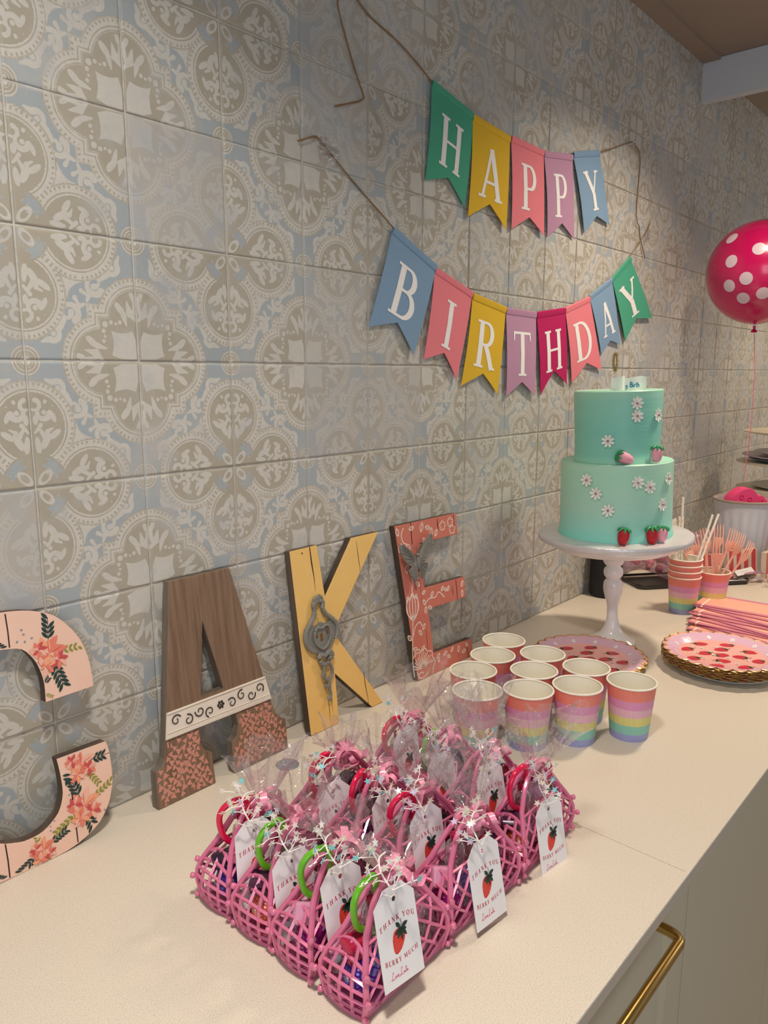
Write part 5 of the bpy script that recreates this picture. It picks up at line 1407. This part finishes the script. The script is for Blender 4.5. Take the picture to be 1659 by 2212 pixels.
def make_basket():
    t = thing('jelly_basket', 'x', 'basket')
    for s in (-1, 1):
        m = M(); m.tube(frame_path(s), .0031, 8, up=(0, 1, 0)); P(m.build('frame_rod', MT_JEL, t, smooth=True))
        # side lattice: diamonds
        nx, nz = 10, 6; zt = .068
        def pt(i, j):
            z = .002 + (zt-.002)*j/nz; x = -sidex(z) + 2*sidex(z)*i/nx
            top = zt*(1-.0*abs(x)/BL); return (x, s*halfw(z)*1.0, z)
        V, F, ix = [], [], {}
        def gi(i, j):
            if (i, j) not in ix: ix[(i, j)] = len(V); V.append(pt(i, j))
            return ix[(i, j)]
        for i in range(0, nx+1):
            for j in range(0, nz+1):
                if (i+j) % 2 == 1:
                    q = [(i-1, j), (i, j-1), (i+1, j), (i, j+1)]
                    q = [k for k in q if 0 <= k[0] <= nx and 0 <= k[1] <= nz]
                    if len(q) == 4: F.append([gi(*k) for k in q])
                    elif len(q) == 3:
                        F.append([gi(*k) for k in q])
        mesh_obj('side_lattice', wire_from_grid(V, F, .0036), MT_JEL, t)
        # broad strap between the lattice and the handle corner
        n = 8
        for side in (-1, 1):
            m = M(); b = m.base(); pts = []
            for k in range(n+1):
                z = .060 + (.105-.060)*k/n; x = side*(sidex(z) if z < .096 else (.024+(.105-z)*.9)); w = .0085*(1-.25*k/n)
                for dx in (0, 1):
                    for dy in (0, .0014): m.v.append((x - side*w*dx, s*(halfw(z)-dy), z))
            for k in range(n):
                a = b+k*4
                for q in ((0, 2, 6, 4), (1, 5, 7, 3), (0, 4, 5, 1), (2, 3, 7, 6)): m.face([a+i for i in q])
            m.face([b, b+1, b+3, b+2]); e = b+n*4; m.face([e, e+2, e+3, e+1])
            P(m.build('strap', MT_JELD, t, smooth=True))
    # end lattices (gussets): rounded top, bulging outwards
    for s in (-1, 1):
        nu, nz = 4, 6
        def pe(i, j):
            v = -1 + 2*i/nu; z = .0015 + (.066*(1-.10*v*v))*j/nz; x = sidex(z)*1.0 + .006*(1-v*v)*math.sin(PI*min(1, (z+.01)/.075))
            return (s*x, v*halfw(z)*.99, z)
        V = [pe(i, j) for i in range(nu+1) for j in range(nz+1)]
        F = [[i*(nz+1)+j, (i+1)*(nz+1)+j, (i+1)*(nz+1)+j+1, i*(nz+1)+j+1] for i in range(nu) for j in range(nz)]
        mesh_obj('end_lattice', wire_from_grid(V, F, .0042), MT_JEL, t)
    m = M(); m.rbox((-BL, -BWd, 0), (BL, BWd, .0022), .004, 3); P(m.build('base', MT_JELD, t))
    kme = None
    for sx in (-1, 1):
        for sy in (-1, 1):
            for z in (.006, .028, .050):
                x, y = sidex(z), halfw(z)
                if kme is None:
                    m = M(); m.lathe([(.0, -.001), (.0020, .0), (.0018, .0022), (.0030, .0034), (.0036, .0056), (.0029, .0078), (.0, .0088)], 10)
                    o = m.build('knob', MT_JEL, t, smooth=True); kme = o.data
                else: o = bpy.data.objects.new('knob', kme); sc.collection.objects.link(o); o.parent = t
                o.matrix_local = Matrix.Translation((sx*x, sy*y, z)) @ Vector((0, 0, 1)).rotation_difference(Vector((sx*.55, sy*.8, 0))).to_matrix().to_4x4(); P(o)
    return t

# --- clear gift wrap with curled ribbon
MT_WRAP = clear_mat('clear_gift_wrap', tint=(.965, .955, .965, 1), gloss=.24, rough=.06, bump=1.0, scale=55, haze=.045, hcol=(1, .93, .95, 1))
MT_RIB = NT('pink_curling_ribbon'); MT_RIB.p.inputs['Base Color'].default_value = srgb(250, 140, 176); MT_RIB.p.inputs['Roughness'].default_value = .25
MT_RIB.p.inputs['Coat Weight'].default_value = .5; MT_RIB.link(MT_RIB.mix(MT_RIB.noise(MT_RIB.coords(), 80), srgb(250, 142, 178), srgb(255, 182, 200)), MT_RIB.p.inputs['Base Color']); MT_RIB = MT_RIB.m
def flat_ribbon(m, pts, w, side):
    b = m.base(); n = len(pts)
    for i, p in enumerate(pts):
        sd = Vector(side(i/(n-1))) if callable(side) else Vector(side); sd = sd.normalized()*w/2
        m.v += [tuple(Vector(p)-sd), tuple(Vector(p)+sd)]
    for i in range(n-1): m.face([b+i*2, b+i*2+1, b+i*2+3, b+i*2+2])
def make_wrap(seed, flare, lean, wide=1.0):
    r = random.Random(seed); t = thing('gift_wrap', 'x', 'gift wrap')
    # pouch + gathered neck + fan of film
    n, nk = 44, 13; m = M(); b = m.base()
    phs = [r.uniform(0, 6) for _ in range(6)]
    rows = []
    for k in range(nk+1):
        f = k/nk
        if f < .45: q = f/.45; z = .008 + .078*q; rx = .046*(1-q**3*.86)+.004; ry = .017*(1-q**3*.72)+.001
        else: q = (f-.45)/.55; z = .086 + flare*q; rx = .0065 + .028*wide*q**1.2; ry = .0055 + .019*wide*q**1.2
        rows.append((z, rx, ry, f))
    for z, rx, ry, f in rows:
        for j in range(n):
            a = 2*PI*j/n; am = .22*max(0, (f-.40)/.6) + .05
            w = 1 + am*(math.sin(5*a+phs[0]) + .6*math.sin(9*a+phs[1]+4*f) + .5*math.sin(14*a+phs[2]))
            lx = lean[0]*max(0, z-.086)/.06; ly = lean[1]*max(0, z-.086)/.06
            dz = .006*max(0, f-.7)/.3*(math.sin(7*a+phs[3])+math.sin(3*a+phs[4]))
            m.v.append((rx*w*math.cos(a)+lx, ry*w*math.sin(a)+ly, z+dz))
    for k in range(nk):
        for j in range(n): m.face([b+k*n+j, b+k*n+(j+1) % n, b+(k+1)*n+(j+1) % n, b+(k+1)*n+j])
    m.face([b+j for j in reversed(range(n))])
    P(m.build('film', MT_WRAP, t, smooth=True))
    # ribbon: loops and curls round the neck
    m = M()
    for q in range(5):
        a0 = r.uniform(0, 6); rr2 = r.uniform(.009, .014); cx, cy, cz = .012*math.cos(a0), .010*math.sin(a0), .090+r.uniform(-.002, .012)
        pts = [(cx + rr2*math.cos(a)*math.cos(a0), cy + rr2*math.cos(a)*math.sin(a0), cz + rr2*math.sin(a)) for a in [2*PI*i/14*1.1 for i in range(15)]]
        flat_ribbon(m, pts, .0085, (-math.sin(a0), math.cos(a0), .1))
    P(m.build('ribbon_loop', MT_RIB, t, smooth=True, fix=False))
    m = M()
    for q in range(3):
        a0 = r.uniform(0, 6); L = r.uniform(.018, .036); turns = r.uniform(1.5, 2.5); rr2 = .0068; N = 34; d_ = Vector((math.cos(a0)*.8, math.sin(a0)*.7, r.uniform(-.1, .8))).normalized()
        u = d_.orthogonal().normalized(); w = d_.cross(u)
        pts = [Vector((0, 0, .090)) + d_*(L*i/N) + (u*math.cos(2*PI*turns*i/N) + w*math.sin(2*PI*turns*i/N))*rr2*min(1, i/6) for i in range(N+1)]
        flat_ribbon(m, pts, .0072, tuple(d_))
    P(m.build('ribbon_curl', MT_RIB, t, smooth=True, fix=False))
    m = M(); m.lathe([(.0072, .084), (.0080, .0865), (.0072, .089)], 14, cap=False); P(m.build('ribbon_knot', MT_RIB, t, smooth=True, fix=False))
    return t
basket0 = make_basket()
wraps = [make_wrap(1, .068, (.012, .008), 1.35), make_wrap(2, .092, (.006, .014), 1.7), make_wrap(3, .055, (-.004, .008), 1.1)]

# --- curved plastic loops (red / green)
MT_LRED = simple('red_gloss_plastic', srgb(226, 16, 74), .2, coat=.4, noise=.04); MT_LGRN = simple('green_gloss_plastic', srgb(104, 184, 28), .2, coat=.4, noise=.04)
def make_loop(mat):
    t = thing('plastic_loop', 'x', 'toy loop')
    pts = [(.009, 0, -.036), (-.004, .0, -.030), (-.0135, 0, -.020), (-.0175, 0, -.004), (-.0165, 0, .008), (-.010, 0, .017), (.001, 0, .0215), (.011, .001, .020), (.0155, .002, .012), (.0155, .003, -.002), (.013, .003, -.020)]
    q = catmull(pts, 3, False); m = M(); m.tube(q, [.0036]*(len(q)-1)+[.0028], 10); P(m.build('tube', mat, t, smooth=True))
    m = M(); m.lathe([(.0, -.0415), (.0038, -.041), (.0042, -.036), (.0036, -.033)], 10); o = m.build('end_cap', mat, t, smooth=True); o.location = (.0095, 0, 0); P(o)
    return t
loopR, loopG = make_loop(MT_LRED), make_loop(MT_LGRN)

# --- contents
def glit(name, c, c2, alpha=0):
    t = NT(name); v = t.coords('Object'); n = t.noise(v, 120, 3); f = t.noise(v, 45, 2)
    cc = t.mix(f, c, c2); cc = t.mix(t.step(n, .62, .70), cc, (1, 1, 1, 1)); t.link(cc, t.p.inputs['Base Color']); t.p.inputs['Roughness'].default_value = .15; t.p.inputs['Coat Weight'].default_value = 1; t.p.inputs['Metallic'].default_value = .3
    return t.m
MT_SL = [glit('violet_glitter_putty', srgb(96, 40, 170), srgb(60, 60, 200)), glit('magenta_glitter_putty', srgb(190, 20, 120), srgb(120, 30, 150)), glit('blue_glitter_putty', srgb(40, 70, 180), srgb(90, 150, 210)), glit('coral_glitter_putty', srgb(240, 90, 80), srgb(250, 150, 90))]
MT_CLR = clear_mat('clear_capsule', tint=(.94, .93, .95, 1), gloss=.35, rough=.04, bump=.05, scale=20, haze=.05)
MT_DKB = [simple('plum_sweet', srgb(70, 26, 56), .25, coat=.4), simple('dark_berry_sweet', srgb(44, 20, 40), .25, coat=.4), simple('ruby_sweet', srgb(170, 20, 60), .2, coat=.5), simple('rose_pearl_sweet', srgb(220, 150, 180), .2, coat=.5)]
def putty(i, loc):
    o = M().ball((0, 0, 0), .0222, 18, (1.0, .80, 1.0)).build('putty_ball', MT_SL[i], smooth=True, loc=loc); return o
def bottle(loc, seed):
    r = random.Random(seed); t = thing('bead_bottle', 'x', 'toy', loc)
    m = M(); m.lathe([(.0, -.022), (.008, -.022), (.0115, -.018), (.0120, .006), (.0105, .014), (.006, .020), (.0, .022)], 16); m.build('shell', MT_CLR, t, smooth=True)
    for c in range(9):
        m = M(); m.ball((r.uniform(-.005, .005), r.uniform(-.005, .005), -.017+.0032*c), .0042, 8); m.build('bead', MT_DKB[c % 4], t, smooth=True)
    m = M(); m.lathe([(.006, .019), (.006, .027), (.004, .029), (.0, .029)], 12); m.build('cap', MT_DKB[2], t, smooth=True); return t
def lump(loc, i, rz):
    o = M().rbox((-.018, -.012, -.015), (.018, .012, .015), .006, 3).build('wrapped_sweet', MT_DKB[i % 4], loc=loc)
    o.rotation_euler = (.4*i, .7*i, rz); mod = o.modifiers.new('soft', 'BEVEL'); mod.width = .004; mod.segments = 2; return o

# --- tag with print
MT_CARD = simple('white_card', srgb(244, 240, 242), .6, noise=.015)
MT_TRED = simple('red_tag_ink', srgb(196, 46, 70), .6, noise=.02); MT_TBER = simple('tag_berry_red', srgb(222, 54, 44), .6, noise=.04); MT_TGRN = simple('tag_leaf_green', srgb(28, 56, 48), .6); MT_TSEED = simple('tag_seed', srgb(255, 216, 190), .6)
MT_TPNK = simple('tag_script_pink', srgb(222, 96, 122), .6)
TWd, THt, TC = .052, .093, .014
def make_tag():
    t = thing('gift_tag', 'x', 'tag'); fn = lambda x, y, d: (x, d, y)
    out = [(-TWd/2, -THt), (TWd/2, -THt), (TWd/2, -TC), (TWd/2-TC, 0), (-TWd/2+TC, 0), (-TWd/2, -TC)]
    hole = [(.0026*math.cos(-2*PI*i/12), -.0125+.0026*math.sin(-2*PI*i/12)) for i in range(12)]
    m = M(); m.poly(out, fn, 0.0, .0005, holes=[hole]); P(m.build('card', MT_CARD, t, weld=True))
    d = -.00012
    m = M()
    arch = lambda cy, k: (lambda X, Y: (X, Y - k*X*X))
    text(m, 'THANK YOU', fn, 0, -.0330, .0050, d, bold=1.45, gap=.32, warp=arch(0, 9))
    text(m, 'BERRY MUCH', fn, 0, -.0720, .0046, d, bold=1.4, gap=.22, warp=arch(0, -6))
    P(m.build('lettering', MT_TRED, t))
    m = M(); ber = catmull([(-.0050, -.0640), (-.0078, -.0610), (-.0085, -.0550), (-.0080, -.0480), (-.0050, -.0425), (.0010, -.0412), (.0062, -.0440), (.0078, -.0490), (.0060, -.0550), (.0010, -.0615)], 4)
    m.poly(ber, fn, d); P(m.build('berry_print', MT_TBER, t))
    m = M()
    for k in range(46):
        x, y = -.0078 + .0022*(k % 7) + .0009*((k//7) % 2), -.0615 + .0026*(k//7)
        if inside(x, y, ber) and inside(x-.0009, y-.0012, ber) and not (x > -.001 and y > -.054): leafshape(m, x, y, .0009, .0005, 1.9, fn, d*1.6, n=3)
    o = m.build('seed_print', MT_TSEED, t); o['kind'] = 'stuff'; P(o)
    m = M()
    for a, L, w in ((-2.6, .0095, .0036), (-2.1, .0110, .0038), (-1.55, .0125, .0038), (-1.0, .0120, .0036), (-.55, .0080, .0036)): leafshape(m, .0035, -.0415, L, w, a, fn, d*2.2)
    leafshape(m, .0030, -.0415, .0085, .0042, 2.25, fn, d*2.4); leafshape(m, .0040, -.0415, .0090, .0042, .25, fn, d*2.4)
    stroke(m, [(.0034, -.0418), (.0046, -.0375), (.0040, -.0335)], .0007, fn, d*2.3); P(m.build('leaf_print', MT_TGRN, t))
    m = M()
    def sc2(strokes, x0, y0, s):
        for s_ in strokes: stroke(m, [(x0+x*s, y0+y*s) for x, y in catmull(s_, 4, False)], .00055, fn, d)
    Lg = [[(.7, 1.6), (.75, 2.1), (.45, 2.2), (.25, 1.2), (.05, .2), (-.3, 0), (-.35, .25), (.2, .2), (.8, -.05), (1.1, .2)]]
    ee = [[(.0, .3), (.35, .55), (.25, .85), (.0, .6), (.15, .1), (.5, .3)]]; oo = [[(.3, .75), (.05, .5), (.15, .1), (.4, .3), (.35, .7), (.7, .65)]]; vv = [[(.0, .75), (.15, .1), (.4, .75), (.6, .65)]]
    aa = [[(.4, .7), (.05, .5), (.12, .1), (.38, .6), (.42, .15), (.65, .3)]]; ii = [[(.05, .7), (.05, .15), (.3, .3)], [(.1, 1.1), (.13, 1.15)]]; ll = [[(.05, .3), (.35, 1.6), (.15, 1.7), (.1, .2), (.35, .25)]]
    x = -.0150; y0 = -.0845; s = .0031
    for g, w in ((Lg, 1.1), (oo, .65), (vv, .6), (ee, .5), ([[(.05, .1), (.0, -.25)]], .75), (Lg, 1.1), (aa, .6), (ii, .35), (ll, .38), (aa, .6)):
        sc2(g, x, y0, s); x += w*s
    P(m.build('script_writing', MT_TPNK, t))
    return t
tag0 = make_tag()
MT_WIRE = simple('white_wire', srgb(248, 240, 236), .4); 
t = NT('iridescent_star'); n = t.noise(t.coords('Object'), 150, 1); oi = t.add('ShaderNodeObjectInfo')
c = t.ramp(oi.outputs['Random'], [(0, srgb(255, 250, 244)), (.55, srgb(250, 236, 214)), (.75, srgb(236, 214, 240)), (.88, srgb(150, 230, 236))], 'CONSTANT')
t.link(c, t.p.inputs['Base Color']); t.p.inputs['Metallic'].default_value = .25; t.p.inputs['Roughness'].default_value = .25; MT_STAR = t.m
star_me = None
def star_mesh():
    m = M(); o = []
    for i in range(10): a = PI/2+PI*i/5; r_ = .0046 if i % 2 == 0 else .0020; o.append((r_*math.cos(a), r_*math.sin(a)))
    m.poly(o, lambda x, y, d: (x, d, y), -.0003, .0003); return m
def make_star_wire(seed):
    global star_me
    r = random.Random(seed); t = thing('star_garland', 'x', 'garland')
    # origin at the tag hole, runs up and back to the neck of the wrap
    main = catmull([(.0, -.0015, -.001), (-.004, -.006, .006), (-.010, -.004, .018), (-.012, .006, .030), (-.004, .016, .036), (.010, .020, .034)], 5, False)
    M_ = M(); M_.tube(main, .0009, 5)
    ends = []
    for k in range(12):
        i = 7+int((len(main)-9)*((k % 6)/6)); p = Vector(main[i]); d_ = Vector((r.uniform(-1, .8), r.uniform(-.7, .5), r.uniform(-.05, 1))).normalized(); L = r.uniform(.012, .028)
        e = p + d_*L; mid = p+d_*L*.5+Vector((r.uniform(-1, 1), r.uniform(-1, 1), r.uniform(-1, 1)))*.002
        M_.tube([tuple(p), tuple(mid), tuple(e)], .0006, 4); ends.append(e)
        if k % 2: e2 = mid + Vector((r.uniform(-1, 1), r.uniform(-1, .2), r.uniform(0, 1))).normalized()*.009; M_.tube([tuple(mid), tuple(e2)], .0004, 4); ends.append(e2)
    loop = [(.0026*math.sin(a)*.6, -.0012*math.cos(a)-.0002, .0006+.0030*math.cos(a)) for a in [2*PI*i/10 for i in range(10)]]
    P(M_.build('wire', MT_WIRE, t, smooth=True))
    for e in ends:
        if star_me is None: o = star_mesh().build('star', MT_STAR, t); star_me = o.data
        else: o = bpy.data.objects.new('star', star_me); sc.collection.objects.link(o); o.parent = t
        o.location = e; o.rotation_euler = (r.uniform(-.6, .5), r.uniform(0, 6), r.uniform(-1.0, .2)); P(o)
    return t
stars = [make_star_wire(s) for s in (3, 8, 15)]

ROWY = [-.483, -.413, -.343, -.277]
COLX = [.107, .245, .386]
rowname = ['front row', 'second row', 'third row', 'wall-side row']
colname = ['letter-side', 'middle', 'cup-side']
TAGS = {(0,0):((.0872,-.507,1.0199),(-.229,.013,-.112)), (1,0):((.231,-.512,.999),(-.208,-.002,-.088)), (2,0):((.372,-.515,.985),(-.186,.008,-.120)),
 (0,1):((.083,-.439,1.013),(-.22,0,-.10)), (0,2):((.081,-.369,.999),(-.22,.05,-.12)), (0,3):((.083,-.304,1.006),(-.25,.10,-.14)),
 (1,1):((.222,-.439,1.013),(-.20,0,-.09)), (1,2):((.237,-.369,.998),(-.22,.06,-.12)), (1,3):((.206,-.304,.998),(-.22,0,-.10)),
 (2,1):((.353,-.439,1.012),(-.18,-.03,-.08)), (2,2):((.343,-.369,1.005),(-.20,.03,-.10)), (2,3):((.347,-.304,1.018),(-.16,-.02,.02))}
first = {}
def place(key, proto, loc, rot, label, group):
    if key not in first:
        first[key] = True; proto.location = loc; proto.rotation_euler = rot; proto['label'] = label; proto['group'] = group; return proto
    return dup(proto, loc, None, label, group, rot=rot)
rg = random.Random(21)
for c in range(3):
    for r_ in range(4):
        x, y = COLX[c], ROWY[r_]
        if c == 0 and r_ == 0: pass
        where = 'in the %s, %s column' % (rowname[r_], colname[c])
        rz = math.radians([0, -3, 2, -1][r_] + [1, -2, 2][c])
        place('b', basket0, (x, y, .9), (0, 0, rz), 'pink lattice plastic basket ' + where, 'pink jelly favour baskets')
        wi = {(0,0):2,(1,0):1,(2,0):1,(0,1):2,(1,1):0,(2,1):1,(0,2):0,(1,2):0,(2,2):0,(0,3):0,(1,3):2,(2,3):1}[(c, r_)]
        place('w%d' % wi, wraps[wi], (x+.012, y+.001, .905), (0, 0, rg.uniform(-.4, .4)+(PI if (c+r_) % 3 == 2 else 0)), 'clear wrap with pink curled ribbon ' + where, 'clear wraps in the baskets')
        green = (c == 0 and r_ < 3) or (c == 2 and r_ == 2)
        if green or (c, r_) in ((0,3),(1,3),(1,2),(1,1),(2,3),(2,0)):
            place('lg' if green else 'lr', loopG if green else loopR, (x-.032, y-.002, 1.000), (0, 0, rg.uniform(-.5, .2)), ('green' if green else 'red') + ' curved plastic loop ' + where, 'plastic loops in the baskets')
        (lx, ly, lz), rot = TAGS[(c, r_)]
        place('t', tag0, (lx, ly, lz), rot, 'white strawberry thank you tag ' + where, 'thank you gift tags')
        q = Euler(rot).to_matrix() @ Vector((0, -.001, -.0115))
        si = (c*4+r_*3) % 3
        place('s%d' % si, stars[si], (lx+q.x, ly+q.y, lz+q.z), (0, 0, rg.uniform(-.5, .3)), 'white star wire ' + where, 'star wires on the tags')
        # contents
        i1, i2 = [(0, 2), (1, 0), (3, 1), (0, 1)][(c+r_) % 4]
        k = where.replace('in the ', 'in the basket of the ')
        nm = ['violet', 'magenta', 'blue', 'coral']
        o = putty(i1, (x-.037, y, .9255)); tag(o, nm[i1] + ' putty ball at the end ' + k, 'toy ball', 'putty balls in the baskets')
        o = putty(i2, (x+.008, y, .9255)); tag(o, nm[i2] + ' putty ball midway ' + k, 'toy ball', 'putty balls in the baskets')
        o = bottle((x-.020, y+.001, .969), c*4+r_); tag(o, 'clear bottle of dark beads ' + k, None, 'bead bottles in the baskets')
        o = lump((x+.044, y, .9215), c+r_, .3); tag(o, 'glossy wrapped sweet ' + k, 'sweet', 'wrapped sweets in the baskets')
        o = lump((x-.046, y+.001, .9560), c+r_+2, .6); tag(o, 'small wrapped sweet at the near end ' + k, 'sweet', 'wrapped sweets in the baskets'); o.scale = (.62, .8, .8)
        o = lump((x+.046, y, .9500), c+r_+3, .2); tag(o, 'small wrapped sweet at the far end ' + k, 'sweet', 'wrapped sweets in the baskets'); o.scale = (.62, .8, .8)
        o = lump((x+.014, y, .9625), c+r_+1, 1.2); tag(o, 'upper glossy wrapped sweet ' + k, 'sweet', 'wrapped sweets in the baskets')

for o in bpy.data.objects:
    if o.type == 'MESH' and o.name.split('.')[0] in ('zigzag_print', 'crack', 'plank_line', 'white_flower_print', 'floral_print', 'strawberry_print', 'scroll_relief', 'rope_edging', 'polka_dots', 'blue_lettering', 'lettering', 'script_writing', 'leaf_print', 'writing'):
        o['kind'] = 'stuff'
